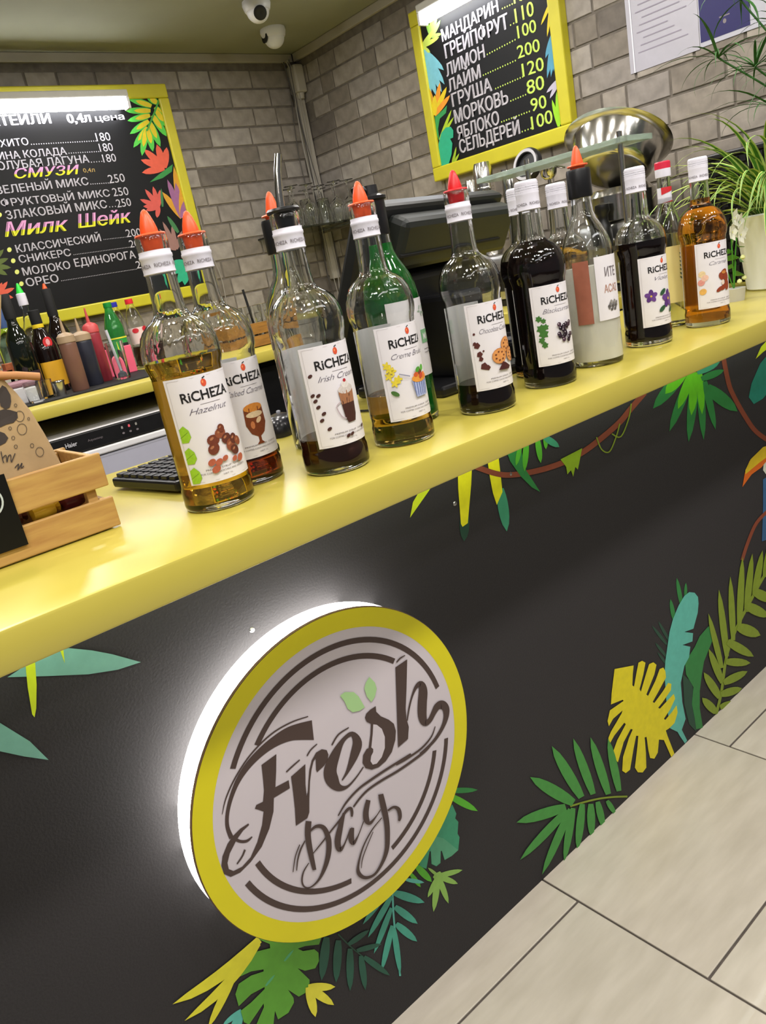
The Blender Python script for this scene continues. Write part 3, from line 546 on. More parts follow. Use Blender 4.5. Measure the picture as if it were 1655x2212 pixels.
def art(p, kind):
    r_ = random.Random(hash_(kind))
    E_, Po = p.ell, p.poly
    if kind == 'hazelnut':
        for v in (.098, .072, .048): Po([(-.041, v-.010), (-.0405, v+.006), (-.034, v+.010), (-.0285, v+.004), (-.0275, v-.004), (-.032, v-.010)], _c(150, 196, 44)); p.stroke([(-.041, v-.004), (-.030, v+.002)], _c(110, 150, 30), w=.0006)
        for i, (x, y, a) in enumerate([(-.004, .085, .0075), (.006, .091, .007), (.012, .083, .0068), (-.006, .075, .0075), (.016, .074, .0075), (.022, .080, .0065), (.008, .0965, .005), (.028, .076, .006), (.020, .067, .0065)]):
            E_(x, y, a, a*.85, _c(*[(112, 54, 36), (138, 74, 48), (94, 46, 34)][i % 3]), .3*i); E_(x-a*.2, y+a*.25, a*.35, a*.2, _c(170, 110, 76), .5)
        for x, y, a in [(-.012, .060, .005), (-.004, .0585, .0048), (.004, .061, .004), (-.009, .051, .0055), (.016, .057, .004), (.025, .056, .0055)]: E_(x, y, a, a*.75, _c(176, 92, 66), .6)
    elif kind == 'iced caramel':
        Po([(-.012, .100), (.016, .100), (.017, .078), (.011, .066), (.004, .062), (.004, .056), (.008, .052), (-.004, .052), (.0, .056), (.0, .062), (-.008, .067), (-.013, .079)], _c(120, 58, 26)); E_(.002, .100, .014, .0055, _c(206, 132, 52)); E_(.002, .091, .0125, .004, _c(220, 196, 160)); E_(.006, .083, .005, .003, _c(222, 190, 150), .7); E_(-.004, .078, .003, .005, _c(196, 120, 70))
        E_(-.033, .08, .004, .007, _c(130, 190, 60))
    elif kind == 'irish cream':
        for x, y in [(-.036, .128), (-.038, .104), (-.031, .103), (-.036, .097), (-.034, .089), (-.029, .080), (-.033, .072), (-.026, .060), (-.004, .046), (.002, .047), (.026, .052)]: E_(x, y, .0032, .002, _c(74, 42, 38), .5)
        Po([(-.006, .100), (.018, .100), (.015, .070), (.012, .062), (.0, .062), (-.003, .070)], _c(66, 34, 28)); Po([(-.006, .102), (.018, .102), (.0165, .086), (-.0045, .086)], _c(160, 108, 74)); E_(.006, .104, .0122, .006, _c(206, 196, 190)); E_(.006, .110, .006, .005, _c(222, 214, 208)); E_(.006, .1145, .0025, .0022, _c(180, 40, 50)); p.stroke([(-.005, .090), (-.012, .085), (-.008, .072), (-.002, .068)], _c(186, 170, 176), w=.0014)
    elif kind == 'creme brulee':
        for x, y in [(-.036, .112), (-.030, .104), (-.035, .098), (-.024, .092), (-.029, .088), (-.033, .107)]:
            for k in range(5): E_(x+.003*math.cos(k*1.26), y+.003*math.sin(k*1.26), .003, .0016, _c(226, 206, 60), k*1.26)
        E_(-.031, .074, .006, .003, _c(70, 110, 50), -.6)
        Po([(-.006, .087), (.022, .087), (.018, .063), (-.002, .063)], _c(166, 176, 214))
        for k in range(6): Po([(-.004+k*.0045, .085), (-.0025+k*.0045, .085), (-.002+k*.0038, .065), (-.003+k*.0038, .065)], _c(96, 112, 164))
        E_(.008, .088, .0142, .006, _c(222, 150, 60)); 
        for x, y, c3 in [(.002, .093, (200, 90, 40)), (.010, .095, (120, 60, 40)), (.016, .090, (226, 120, 50)), (.006, .099, (80, 150, 50)), (.014, .100, (90, 170, 60)), (.010, .090, (190, 70, 50))]: E_(x, y, .0045, .0032, _c(*c3), x*90)
        p.stroke([(-.022, .099), (-.008, .093)], _c(150, 150, 170), w=.0016)
    elif kind == 'chocolate':
        for x, y, a in [(-.036, .120, .002), (-.034, .103, .0048), (-.037, .106, .003), (-.032, .090, .0045), (-.031, .083, .0035), (-.028, .072, .0055), (-.023, .069, .004), (-.026, .094, .0016)]: Po([(x-a, y-a*.6), (x+a*.2, y-a), (x+a, y), (x+a*.3, y+a), (x-a*.7, y+a*.6)], _c(86, 40, 36))
        for x, y, a in [(.016, .096, .0125), (-.002, .082, .0125), (.024, .080, .0115)]:
            E_(x, y, a*1.06, a*.92, _c(184, 116, 58)); E_(x, y, a, a*.86, _c(214, 146, 82))
            for k in range(7): q = k*.9; E_(x+a*.6*math.cos(q), y+a*.5*math.sin(q), .0017, .0013, _c(112, 60, 36))
        Po([(-.008, .062), (.012, .060), (.016, .064), (.006, .071), (.001, .073)], _c(72, 32, 34))
    elif kind == 'blackcurrant':
        for x, y, a in [(-.035, .112, .005), (-.028, .108, .004), (-.033, .096, .007), (-.030, .088, .0075), (-.026, .098, .005), (-.034, .078, .005), (-.030, .070, .005)]: Po([(x+a*1.15*(1-.35*(k % 2))*math.cos(k*PI/6+.3), y+a*1.15*(1-.35*(k % 2))*math.sin(k*PI/6+.3)) for k in range(12)], _c(*[(64, 116, 48), (86, 140, 60)][int(x*1e4) % 2]))
        for i in range(24): x = .008+(r_.random()-.5)*.03; y = .086+(r_.random()-.5)*.030-(x-.008)*.25; E_(x, y, .0036, .0036, _c(*[(52, 36, 50), (38, 26, 38), (70, 46, 60)][i % 3])); E_(x-.001, y+.001, .0009, .0009, _c(200, 190, 200))
    elif kind == 'violet':
        for x, y, a in [(-.026, .092, .012), (.012, .082, .017)]:
            for k in range(5): q = k*1.257+.3; E_(x+a*.5*math.cos(q), y+a*.5*math.sin(q), a*.52, a*.36, _c(*[(104, 62, 138), (86, 46, 120)][k % 2]), q)
            E_(x, y, a*.16, a*.16, _c(210, 180, 70))
        for x, y in [(-.002, .096), (-.006, .066), (.02, .062)]: E_(x, y, .008, .0042, _c(46, 84, 56), .6)
    elif kind == 'caramel':
        for x, y, c3 in [(-.034, .104, (230, 206, 160)), (-.036, .088, (222, 150, 140)), (-.034, .070, (228, 176, 90)), (-.029, .096, (232, 190, 170))]: E_(x, y, .007, .006, _c(*c3), .4)
        for x, y, a, b_ in [(.010, .100, .010, .006), (.004, .094, .006, .008), (.016, .092, .008, .010), (.018, .080, .006, .009), (.008, .073, .010, .005), (-.002, .070, .008, .004), (.018, .070, .006, .004)]: E_(x, y, a, b_, _c(*[(140, 60, 34), (164, 76, 40)][int(a*1000) % 2]), .5)
        E_(.010, .101, .006, .003, _c(196, 128, 60)); E_(.006, .082, .0035, .005, _c(226, 206, 190))
def hash_(k): return sum(ord(c)*(i+3) for i, c in enumerate(k))
def script_line(p, txt, v, wd_, hgt): put_text(p, txt, 0.002, v, wd_, hgt, mat('grey script ink', s(104, 98, 112), .5), bold=-.012, shear=.45, spacing=.92)
def syrup(name, pos, label, liq, level, kind, script, cap='spout', phi=0., backlab=True, art_on=True):
    t = thing(name, (pos[0], pos[1], TOPZ), label, 'bottle', 'syrup bottles on the bar worktop')
    g_ = MB().lathe(shell(SYR, .0028, .010), n=60).build('glass_body', GLASS, t, smooth=60)
    for v_ in g_.data.vertices:
        c_ = v_.co; r_ = math.hypot(c_.x, c_.y)
        if .198 < c_.z < .236 and r_ > .018:
            k_ = 1+.022*math.sin(PI*(c_.z-.198)/.038)*math.cos(20*math.atan2(c_.y, c_.x)); c_.x *= k_; c_.y *= k_
    if liq: liquid_mesh(SYR, .0028, level, liq, t, .0105)
    rl = .0426; U = .0445
    lab = wrap(rl, -U, U, .036, .162, LABEL, phi).build('front_label', LABEL, t, smooth=60)
    if backlab: wrap(rl, -.040, .040, .038, .161, BACKLAB, phi+PI).build('back_label', BACKLAB, t, smooth=60)
    p = Print(cyl_place(rl, phi), .0007, .00006, cell=.006)
    p.ell(.002, .1520, .0034, .0044, _c(216, 84, 54)); p.poly([(.0015, .1565), (.005, .1580), (.0045, .1592), (.001, .1575)], _c(36, 40, 40)); p.ell(.001, .1530, .001, .0015, _c(240, 150, 90))
    art(p, kind)
    p.build('label_picture', lab, kind='stuff')
    q = Print(cyl_place(rl, phi), .0007, .00003)
    put_text(q, 'RiCHEZA', .003, .1335, .062, .0115, INK, bold=.022)
    q.stroke([(-.008, .1285), (.018, .1285)], GREYINK, w=.0004)
    script_line(q, script, .1185, min(.060, .0062*len(script)), .0075)
    put_text(q, 'PREMIUM SYRUP . СИРОП', .004, .0505, .050, .0022, GREYINK); put_text(q, 'FOR COFFEE COCKTAILS AND DESSERTS', .002, .0465, .060, .0022, GREYINK); put_text(q, 'NET 1L', .004, .042, .012, .0018, GREYINK)
    for v in (.0385, .1597): q.stroke([(-U+.004, v), (U-.004, v)], mat('pale ink', s(186, 178, 180)), w=.0003)
    for u in (-U+.004, U-.004): q.stroke([(u, .0385), (u, .1597)], mat('pale ink', s(186, 178, 180)), w=.0003)
    q.build('label_lettering', lab)
    if cap == 'screw': band(t, phi, closed_top=.322)
    else:
        band(t, phi)
        if cap == 'spout': spout(t, .3185)
        elif cap == 'red': spout(t, .3185, REDP)
        elif cap == 'steel':
            MB().lathe([(0, .300), (.0105, .300), (.0118, .316), (.0125, .3205), (.0195, .3208), (.0205, .3235), (.0185, .3262), (.006, .3275), (0, .3275)], n=28).build('stopper', BLK, t, smooth=35)
            MB().tube([(-.002, 0, .325), (0, 0, .345), (.004, 0, .367), (.009, -.002, .386)], [.0052, .0048, .0044, .0038], n=12).build('steel_pourer', CHROME, t, smooth=50)
    return t
AMB = mat('amber syrup', (.97, .58, .06), .02, trans=1, ior=1.38)
AMBD = mat('caramel syrup', (.85, .33, .04), .02, trans=1, ior=1.38)
RED_ = mat('red brown syrup', (.55, .10, .03), .02, trans=1, ior=1.38)
DARK = mat('dark syrup', (.012, .006, .006), .05, trans=.25, ior=1.38)
BRND = mat('dark brown syrup', (.045, .016, .010), .05, trans=.5, ior=1.38)
CLOUD = mat('cloudy syrup', (.88, .86, .76), .4, trans=0.0, ior=1.38)
GRNL = mat('green syrup', (.008, .21, .02), .1, trans=.35, ior=1.38)
GOLDL = mat('golden syrup', (.85, .52, .12), .02, trans=1, ior=1.38)
syrup('syrup_bottle', (.407, .871), 'nearly full amber syrup bottle with Hazelnut label, leftmost of the front row', AMB, .183, 'hazelnut', 'Hazelnut', phi=-.12)
syrup('syrup_bottle', (.487, .926), 'syrup bottle with low reddish syrup, iced drink on label, behind the Hazelnut bottle', RED_, .046, 'iced caramel', 'Salted Caramel', phi=0)
syrup('syrup_bottle', (.564, .831), 'syrup bottle with black stopper, long steel pourer and Irish Cream label', BRND, .047, 'irish cream', 'Irish Cream', cap='steel', phi=0)
syrup('syrup_bottle', (.692, .839), 'syrup bottle with orange spout and Creme Brulee label, golden syrup in the bottom quarter', GOLDL, .072, 'creme brulee', 'Creme Brulee', phi=0)
syrup('syrup_bottle', (.866, .836), 'syrup bottle with red spout and chocolate cookie label, dark syrup at the bottom', DARK, .046, 'chocolate', 'Chocolate Cookies', cap='red', phi=-.07)
syrup('syrup_bottle', (1.034, .846), 'full black syrup bottle with white cap and dark berries on its Blackcurrant label', DARK, .232, 'blackcurrant', 'Blackcurrant', cap='screw', phi=-.22)
syrup('syrup_bottle', (1.363, .864), 'dark syrup bottle with white cap and purple violet flowers on label', DARK, .192, 'violet', 'Violet', cap='screw', phi=-.15)
syrup('syrup_bottle', (1.552, .845), 'full amber syrup bottle with white cap, rightmost of the front row', AMBD, .246, 'caramel', 'Caramel', cap='screw', phi=-.40)
# behind the blackcurrant bottle
syrup('syrup_bottle', (1.120, .938), 'dark syrup bottle with white cap standing directly behind the Blackcurrant bottle', DARK, .205, 'blackcurrant', 'Cherry', cap='screw', phi=.1)
syrup('syrup_bottle', (1.245, .952), 'amber syrup bottle with white cap mostly hidden between the Blackcurrant and cloudy bottles', GOLDL, .212, 'caramel', 'Vanilla', cap='screw', phi=.1)
def monin(name, pos, label, liq, level, phi, white_label=True):
    t = thing(name, (pos[0], pos[1], TOPZ), label, 'bottle')
    MB().lathe(shell(MON, .0028, .010), n=48).build('glass_body', GLASS, t, smooth=50)
    if liq: liquid_mesh(MON, .0028, level, liq, t, .0105)
    MB().lathe([(.0195, .284), (.0202, .286), (.0202, .326), (.019, .330), (.0, .330)], n=32).build('collar', BLK, t, smooth=40)
    spout(t, .334, OR, .033, .0165)
    if white_label:
        lab = wrap(.0446, -.018, .056, .078, .185, LABEL, phi).build('front_label', LABEL, t, smooth=60)
        wrap(.0446, -.028, .0, .076, .182, mat('copper label', s(160, 98, 78), .35, noise=.1, scale=60), phi-.62, h=.0008).build('copper_label', None, t, smooth=60)
        q = Print(cyl_place(.0446, phi), .0009, .00003, cell=.006)
        put_text(q, 'ИТЕ', .012, .150, .026, .016, GREYINK, bold=.01); put_text(q, 'АСАІ', .010, .124, .030, .013, _c(178, 130, 110), bold=.01)
        for i in range(16): q.ell(.002+.002*(i % 8)*1.3, .098+.006*(i//8)+.004*math.sin(i*2.1), .0026, .0034, _c(*[(120, 116, 112), (150, 146, 140), (90, 86, 84)][i % 3]), i)
        q.build('label_lettering', lab)
    return t
monin('liqueur_bottle', (1.190, .860), 'cloudy clear bottle with black collar, orange spout and copper strip label', CLOUD, .172, -.32)
monin('liqueur_bottle', (.653, .988), 'empty clear bottle with black collar and orange spout behind the Irish Cream bottle', None, 0, 0, False)
# green bottle
t = thing('liqueur_bottle', (.790, .932, TOPZ), 'bright green liqueur bottle with black pourer cap behind the Creme Brulee bottle', 'bottle')
MB().lathe(shell(MON, .0028, .010), n=48).build('glass_body', GLASS, t, smooth=50)
liquid_mesh(MON, .0028, .270, GRNL, t, .0105)
MB().lathe([(.0172, .282), (.0182, .284), (.0182, .330), (.0215, .332), (.0215, .336), (.012, .340), (.011, .352), (0, .353)], n=28).build('cap', BLK, t, smooth=40)
MB().tube([(-.008, 0, .344), (-.022, 0, .350), (-.030, 0, .346)], .006, n=10).build('pour_spout', BLK, t, smooth=50)
lab = wrap(.0446, -.045, .045, .070, .185, LABEL, .1).build('front_label', LABEL, t, smooth=60)
q = Print(cyl_place(.0446, .1), .0008, .00003, cell=.006)
q.poly([(.006, .118), (.040, .118), (.040, .138), (.006, .138)], _c(120, 176, 128)); put_text(q, 'MINT', .024, .123, .026, .010, LABEL, bold=.01)
for i in range(10): q.ell(.01+.003*i, .165+.006*math.sin(i*2), .004, .0015, _c(150, 170, 150), i)
for v in (.109, .104): q.stroke([(.008, v), (.038, v)], GREYINK, w=.0008)
q.build('label_lettering', lab)
# slim bottle with red and white cap
t = thing('syrup_bottle', (1.578, .935, TOPZ), 'slim clear bottle with red and white cap and yellow leaf label behind the violet bottle', 'bottle')
MB().lathe(shell(SLIM, .0024, .008), n=40).build('glass_body', GLASS, t, smooth=50)
liquid_mesh(SLIM, .0024, .19, mat('pale syrup', (.92, .90, .72), .05, trans=1, ior=1.36), t, .0085)
rw = mat('red cap', s(206, 40, 66), .4)
MB().lathe([(.0152, .302), (.0156, .304), (.0156, .318), (.0152, .3182), (.0152, .306)], BAND, n=28).lathe([(.0157, .318), (.0157, .330), (.014, .332), (0, .332)], rw, n=28).build('cap', None, t, smooth=40)
rwt = MB()
wrap(.0137, -.043, .043, .252, .282, BAND, 0, h=.0004).build('neck_label', BAND, t, smooth=50)
q = Print(cyl_place(.0137, 0), .0008, .0001, cell=.004)
q.poly([(-.02, .282), (.02, .282), (.02, .278), (-.02, .268)], _c(206, 40, 50)); q.poly([(-.02, .252), (.02, .252), (.02, .257)], _c(206, 40, 50)); q.build('neck_print', t)
lab = wrap(.0331, -.05, .05, .05, .165, LABELC, 0).build('front_label', mat('yellow label', s(226, 210, 140), .5), t, smooth=60)
lab.data.materials[0] = mat('yellow label', s(226, 214, 150), .5)
q = Print(cyl_place(.0331, 0), .0008, .0001, cell=.005); q.stroke([(-.002, .145), (-.004, .12), (-.006, .09)], _c(60, 76, 40), w=.0014)
for i in range(7): q.poly(blade((-.003-.0005*i, .142-.008*i), (-.014-.0005*i, .150-.008*i), .004), _c(60, 80, 40)); q.poly(blade((-.003-.0005*i, .142-.008*i), (.008-.0005*i, .150-.008*i), .004), _c(60, 80, 40))
q.ell(.0, .075, .006, .005, _c(170, 96, 40)); q.ell(.006, .07, .004, .004, _c(130, 70, 30)); q.build('label_picture', lab, kind='stuff')
# pale tumbler behind rightmost bottle
t = thing('tumbler', (1.665, .90, TOPZ), 'pale frosted glass tumbler peeking out behind the rightmost amber bottle', 'glass')
MB().lathe([(.0003, .0), (.026, 0), (.030, .11), (.0275, .11), (.0235, .006), (.0003, .006)], n=32).build('glass_body', mat('frosted glass', (.9, .9, .75), .3, trans=.8), t, smooth=40)

# ------------------------------------------------------------------ wooden crate with kraft bag
cr = thing('wooden_crate', (.14, .945, TOPZ), 'small pine slat crate on the left end of the yellow worktop', 'crate')
CX0, CX1, CY0, CY1 = -.17, .152, -.015, .12
def slat(x0, x1, y0, y1, z0, z1): MB().box(x0, x1, y0, y1, z0, z1, bev=.0015).build('slat', WOOD, cr)
for z0, z1 in ((.002, .039), (.053, .094)):
    slat(CX0, CX1+.007, CY0, CY0+.007, z0, z1); slat(CX0, CX1+.007, CY1-.007, CY1, z0, z1)
    slat(CX1-.007, CX1, CY0+.008, CY1-.008, z0, z1); slat(CX0, CX0+.007, CY0+.008, CY1-.008, z0, z1)
for x in (CX0+.008, CX1-.020):
    for y in (CY0+.008, CY1-.020): MB().box(x, x+.012, y, y+.012, 0, .092, bev=.001).build('corner_post', WOOD, cr)
MB().box(CX0+.008, CX1-.008, CY0+.008, CY1-.008, .003, .007).build('bottom', WOODD, cr)
rc = random.Random(5); tags_ = [((150, 140, 150), 'silver'), ((190, 200, 60), 'lime'), ((30, 30, 30), 'black'), ((60, 80, 30), 'olive'), ((210, 200, 210), 'white'), ((90, 50, 36), 'brown'), ((200, 160, 40), 'golden'), ((90, 30, 36), 'maroon')]
for i in range(8):
    k = i; x = CX0+.03+i*.037; y = CY0+.022+(i % 2)*.006; z = .009+rc.random()*.002
    o = thing('sweet', (.14+x, .945+y, TOPZ+z+.034), '%s wrapped sweet glimpsed between the slats of the wooden crate' % tags_[k][1], 'sweet', 'wrapped sweets in the crate', rc.random()*.5)
    m_ = mat('sweet wrap '+tags_[k][1], s(*tags_[k][0]), .3)
    MB().lathe([(0, -.015), (.009, -.013), (.012, 0), (.009, .013), (0, .015)], n=10, M=Matrix.Rotation(PI/2, 4, 'Y')).build('wrapper', m_, o, smooth=60)
    MB().lathe([(.002, 0), (.007, .005), (.006, .006)], n=8, M=Matrix.Translation((.014, 0, 0)) @ Matrix.Rotation(PI/2, 4, 'Y')).build('twist', m_, o)
kb = thing('kraft_bag', (.212, .985, TOPZ+.030), 'tall kraft paper bag printed with dark drawings, tied with twine, standing in the crate', 'bag')
# tapered pouch: wide at the bottom, gathered at the tie
prof = [(0, .062, .020), (.058, .055, .018), (.096, .048, .015), (.127, .041, .012), (.150, .032, .010), (.168, .024, .009), (.176, .022, .009), (.190, .027, .010), (.228, .039, .006), (.26, .048, .003)]
vs_, fs_ = [], []
for z, a, b_ in prof:
    for k in range(20):
        an = 2*PI*k/20; w_ = 1+(.06*math.sin(5*an+z*30) if z > .14 else 0)
        vs_.append((a*math.copysign(abs(math.cos(an))**.6, math.cos(an))*w_, b_*math.copysign(abs(math.sin(an))**.6, math.sin(an))*w_, z))
n_ = 20
for j in range(len(prof)-1):
    for k in range(n_): fs_.append((j*n_+k, j*n_+(k+1) % n_, (j+1)*n_+(k+1) % n_, (j+1)*n_+k))
fs_.append(tuple(range(n_-1, -1, -1)))
MB().add(vs_, fs_).build('paper', KRAFT, kb, smooth=50)
MB().tube([(.024*math.cos(a), .012*math.sin(a), .172+.0005*i) for i, a in enumerate([2*PI*k/10 for k in range(21)])], .002, n=6).tube([(.017, -.008, .174), (.035, -.018, .170), (.058, -.02, .163)], .0045, n=8).build('twine', mat('jute twine', s(186, 132, 84), .8), kb, smooth=50)
bagP = onY(.985-.0205); KO = Vector((.212, .985, TOPZ+.030))
def bagpl(u, v, h):
    p = bagP(u, v) - KO; z = p.z
    for (z0, a0, b0), (z1, a1, b1) in zip(prof, prof[1:]):
        if z0 <= z <= z1: t_ = (z-z0)/(z1-z0); a_ = a0+(a1-a0)*t_; b_ = b0+(b1-b0)*t_; break
    else: a_, b_ = .062, .02
    cx_ = max(-.95, min(.95, p.x/a_)); an = math.acos(abs(cx_)**(1/.6)); return Vector((p.x, -b_*math.sin(an)**.6-h, z))
CB = crop(0, 780, 4.81); q = Print(bagpl, .0006, .00004)
dk = mat('charcoal drawing', s(62, 54, 50), .8)
for p_ in ([(50, 250), (90, 270), (135, 350), (140, 420), (125, 480), (80, 500), (30, 470), (10, 380), (20, 290)], [(0, 520), (60, 500), (130, 510), (200, 530), (205, 590), (160, 640), (80, 660), (20, 690), (-60, 660)], [(0, 730), (60, 750), (100, 800), (70, 850), (10, 880), (-50, 840)]):
    q.poly(CB(p_), dk)
for cx_, cy_, r_ in [(225, 575, 48), (245, 710, 50), (150, 800, 16), (175, 890, 16), (345, 880, 18), (425, 945, 42), (120, 700, 14), (185, 460, 14), (320, 600, 12)]:
    cc = CB([(cx_+r_*math.cos(a), cy_+r_*1.15*math.sin(a)) for a in [2*PI*k/14 for k in range(15)]]); q.stroke(cc, dk, w=1.1, n=2)
q.stroke(CB([(20, 940), (30, 1000), (45, 1060)]), dk, w=2); q.stroke(CB([(35, 1010), (70, 980), (80, 1050), (95, 990), (120, 980), (125, 1050), (165, 960)]), dk, w=2); q.stroke(CB([(160, 1110), (200, 1070), (190, 1130), (235, 1060), (225, 1110), (255, 1090)]), dk, w=2)
q.build('printed_drawing', kb)
tgx = onY(.923)(44, 1120).x
tg_ = thing('price_tag', (tgx-.034, .9275, TOPZ+.030), 'black card with a white chalk ring hung on the front of the wooden crate', 'tag')
MB().box(-.045, .034, -.0012, .0012, -.012, .072).build('card', CHALK, tg_)
MB().lathe([(.0165, 0), (.0185, 0), (.0185, .0006), (.0165, .0006)], n=30, M=Matrix.Translation((.006, -.0014, .047)) @ Matrix.Rotation(PI/2, 4, 'X'), closed=True).build('chalk_ring', mat('chalk', s(190, 200, 200), .8), tg_)
# ------------------------------------------------------------------ keyboard, mouse
k0 = onZ(TOPZ+.02)(385, 1055)
kbd = thing('keyboard', (.482, 1.080, TOPZ), 'black keyboard lying on the yellow worktop behind the Hazelnut bottle', 'keyboard', rz=R(9))
MB().box(-.096, .096, -.085, .085, .004, .019, bev=.004).build('base', BLK, kbd)
mb = MB(); kp = [(MB().box(-.007, .007, -.007, .007, 0, .006, bev=.0012).build('key', mat('key plastic', s(34, 34, 38), .35, noise=.1), None))]
km = kp[0].data; bpy.data.objects.remove(kp[0])
for i in range(10):
    for j in range(8): link('key', km, kbd, loc=(-.083+i*.0184, -.070+j*.020, .0185))
ms = thing('computer_mouse', (.690, 1.165, TOPZ), 'black computer mouse with grey scroll area on the worktop behind the bottles', 'mouse', rz=R(-35))
vs_, fs_ = [], []
for j in range(9):
    f_ = j/8; z = .034*math.sin(f_*PI/2)
    for k in range(24):
        an = 2*PI*k/24; w_ = math.cos(f_*PI/2)**.55 if j < 8 else .0; vs_.append((.029*w_*math.cos(an), .052*w_*math.sin(an)-(.006*f_), z))
for j in range(8):
    for k in range(24): fs_.append((j*24+k, j*24+(k+1) % 24, (j+1)*24+(k+1) % 24, (j+1)*24+k))
fs_.append(tuple(range(23, -1, -1)))
MB().add(vs_, fs_).build('shell', mat('mouse plastic', s(30, 30, 36), .25), ms, smooth=60)
MB().lathe([(.0, -.0035), (.009, -.0035), (.010, 0), (.009, .0035), (0, .0035)], n=20, M=Matrix.Translation((0, .022, .027)) @ Matrix.Rotation(PI/2, 4, 'Y')).build('scroll_wheel', mat('grey rubber', s(90, 92, 100), .4), ms, smooth=40)
MB().tube(smooth_pts([(0, .05, .006), (.03, .10, .003), (.10, .09, .003), (.16, .02, .003), (.22, .03, .003)], 5), .0022, n=6).build('cord', BLK, ms)
# ------------------------------------------------------------------ point-of-sale monitor
ps = thing('till_monitor', (1.06, 1.13, TOPZ), 'large black till monitor seen from behind, leaning over the worktop', 'monitor')
A_ = R(-62)  # lean, top edge toward the customers
PM = Matrix.Translation((.03, .06, .185)) @ Matrix.Rotation(R(12), 4, 'Z') @ Matrix.Rotation(R(28), 4, 'X')
MB().box(-.235, .225, -.012, .022, -.175, .175, bev=.008, M=PM).build('screen_case', mat('till case', s(26, 27, 27), .4, noise=.15, scale=60), ps)
MB().box(-.175, .215, -.055, -.010, .070, .162, bev=.012, M=PM).build('rear_housing', mat('till rear case', s(30, 34, 32), .45, noise=.1, scale=30), ps)
MB().box(-.16, .155, -.045, -.010, -.12, .055, bev=.01, M=PM).build('rear_cover', BLKM, ps)
MB().box(-.175, .17, -.058, -.052, .100, .104, M=PM).build('vent_groove', BLKM, ps)
MB().box(-.05, .05, -.10, .06, .015, .17, bev=.01).build('stand_neck', BLK, ps)
MB().box(-.13, .12, -.13, .12, 0, .02, bev=.006).build('stand_base', BLK, ps)
ps2 = thing('card_terminal', (1.255, 1.10, TOPZ), 'dark card terminal on the worktop behind the Blackcurrant bottle', 'terminal', rz=R(15))
MB().box(-.04, .04, -.08, .08, .0, .045, bev=.008).build('case', BLK, ps2); MB().box(-.03, .03, .0, .06, .0445, .048).build('screen', mat('dark screen', s(40, 44, 60), .15), ps2)
mbk = MB()
for i in range(12): mbk.box(-.028+(i % 3)*.02, -.014+(i % 3)*.02, -.065+(i//3)*.015, -.055+(i//3)*.015, .0445, .049)
mbk.build('keypad', mat('grey rubber', s(90, 92, 100), .4), ps2, kind='stuff')
# ------------------------------------------------------------------ back counter
BZ = 1.02; BF = 2.27
bc = thing('back_counter', (0, WB, 0), 'yellow back counter along the brick wall with black cabinets below', 'counter')
MB().box(-1.5, WR-.004, BF-WB, -.006, BZ-.036, BZ, bev=.004).build('worktop', YEL, bc, smooth=30)
MB().box(1.28, 1.31, BF-WB+.04, -.02, 0, BZ-.036).build('side_panel', BLKM, bc)
MB().box(1.31, WR-.01, BF-WB+.10, -.02, 0, BZ-.036).build('cabinet_body', BLKM, bc)
MB().box(-1.5, 1.28, -.06, -.02, 0, BZ-.036).build('rear_panel', BLKM, bc)
for i in range(3): MB().box(1.33+i*.35, 1.66+i*.35, BF-WB+.082, BF-WB+.10, .1, BZ-.06, bev=.003).build('cabinet_door', BLK, bc)
fr = thing('dishwasher', (.905, BF+.02, 0), 'white under-counter appliance with black control strip under the back counter', 'appliance')
wz = onY(BF+.02)
MB().box(-.315, .36, 0, .55, .02, .925, bev=.01).build('body', WHITE, fr)
MB().box(-.300, .345, -.016, 0.0, .06, .845, bev=.006).build('door', mat('appliance door', s(176, 176, 190), .35, noise=.03), fr)
MB().box(-.305, .35, -.022, -.004, .848, .868, bev=.004).build('door_handle', WHITE, fr)
MB().box(-.300, .345, -.020, 0, .872, .922, bev=.003).build('control_strip', BLK, fr)
q = Print(lambda u, v, h: Vector((u, -.0205-h, v)), .0003, .0001)
put_text(q, 'Haier', -.245, .893, .034, .013, mat('silver ink', s(190, 190, 196), .4), bold=.02); put_text(q, 'Aquastop', -.175, .894, .045, .007, GREYINK)
for k in range(3): put_text(q, '8', -.09+k*.022, .903, .006, .008, mat('red led', (.9, .12, .15), .4, emit=.8) if k == 1 else GREYW)
for k in range(3): q.ell(-.09+k*.022, .890, .004, .003, GREYINK)
q.build('control_print', fr)
# black rubber mat
MB().box(.0, 1.12, 2.38, 2.99, BZ, BZ+.004).build('bar_mat', BLKM, label='black rubber bar mat under the bottles on the back counter', cat='mat')
MZ = BZ+.004
def bpos(px, py, y=None, z=MZ):
    p = onZ(z)(px, py) if y is None else onY(y)(px, py); return (p.x, p.y)
def place_x(px, py, y): p = onY(y)(px, py); return p.x
def vbottle(name, x, y, label, prof, body, capm, caph=.03, th=None, liq=None, lev=0, lab=None, group='bottles on the back counter', capr=None, z=MZ):
    t = thing(name, (x, y, z), label, 'bottle', group)
    if th: MB().lathe(shell(prof, th, .008), n=28).build('body', body, t, smooth=50)
    else: MB().lathe([(.0003, 0)]+prof+[(.0003, prof[-1][1])], n=28).build('body', body, t, smooth=50)
    if liq: liquid_mesh(prof, th, lev, liq, t, .0085)
    H_ = prof[-1][1]; rr = capr or prof[-1][0]+.0025
    MB().lathe([(rr, H_-caph*.7), (rr+.0005, H_-caph*.6), (rr, H_+caph*.25), (rr-.002, H_+caph*.3), (0, H_+caph*.3)], n=22).build('cap', capm, t, smooth=40)
    if lab:
        r_, z0, z1, m_, hw = lab; wrap(r_, -hw, hw, z0, z1, m_, .1, h=.0008).build('label', m_, t, smooth=60)
    return t
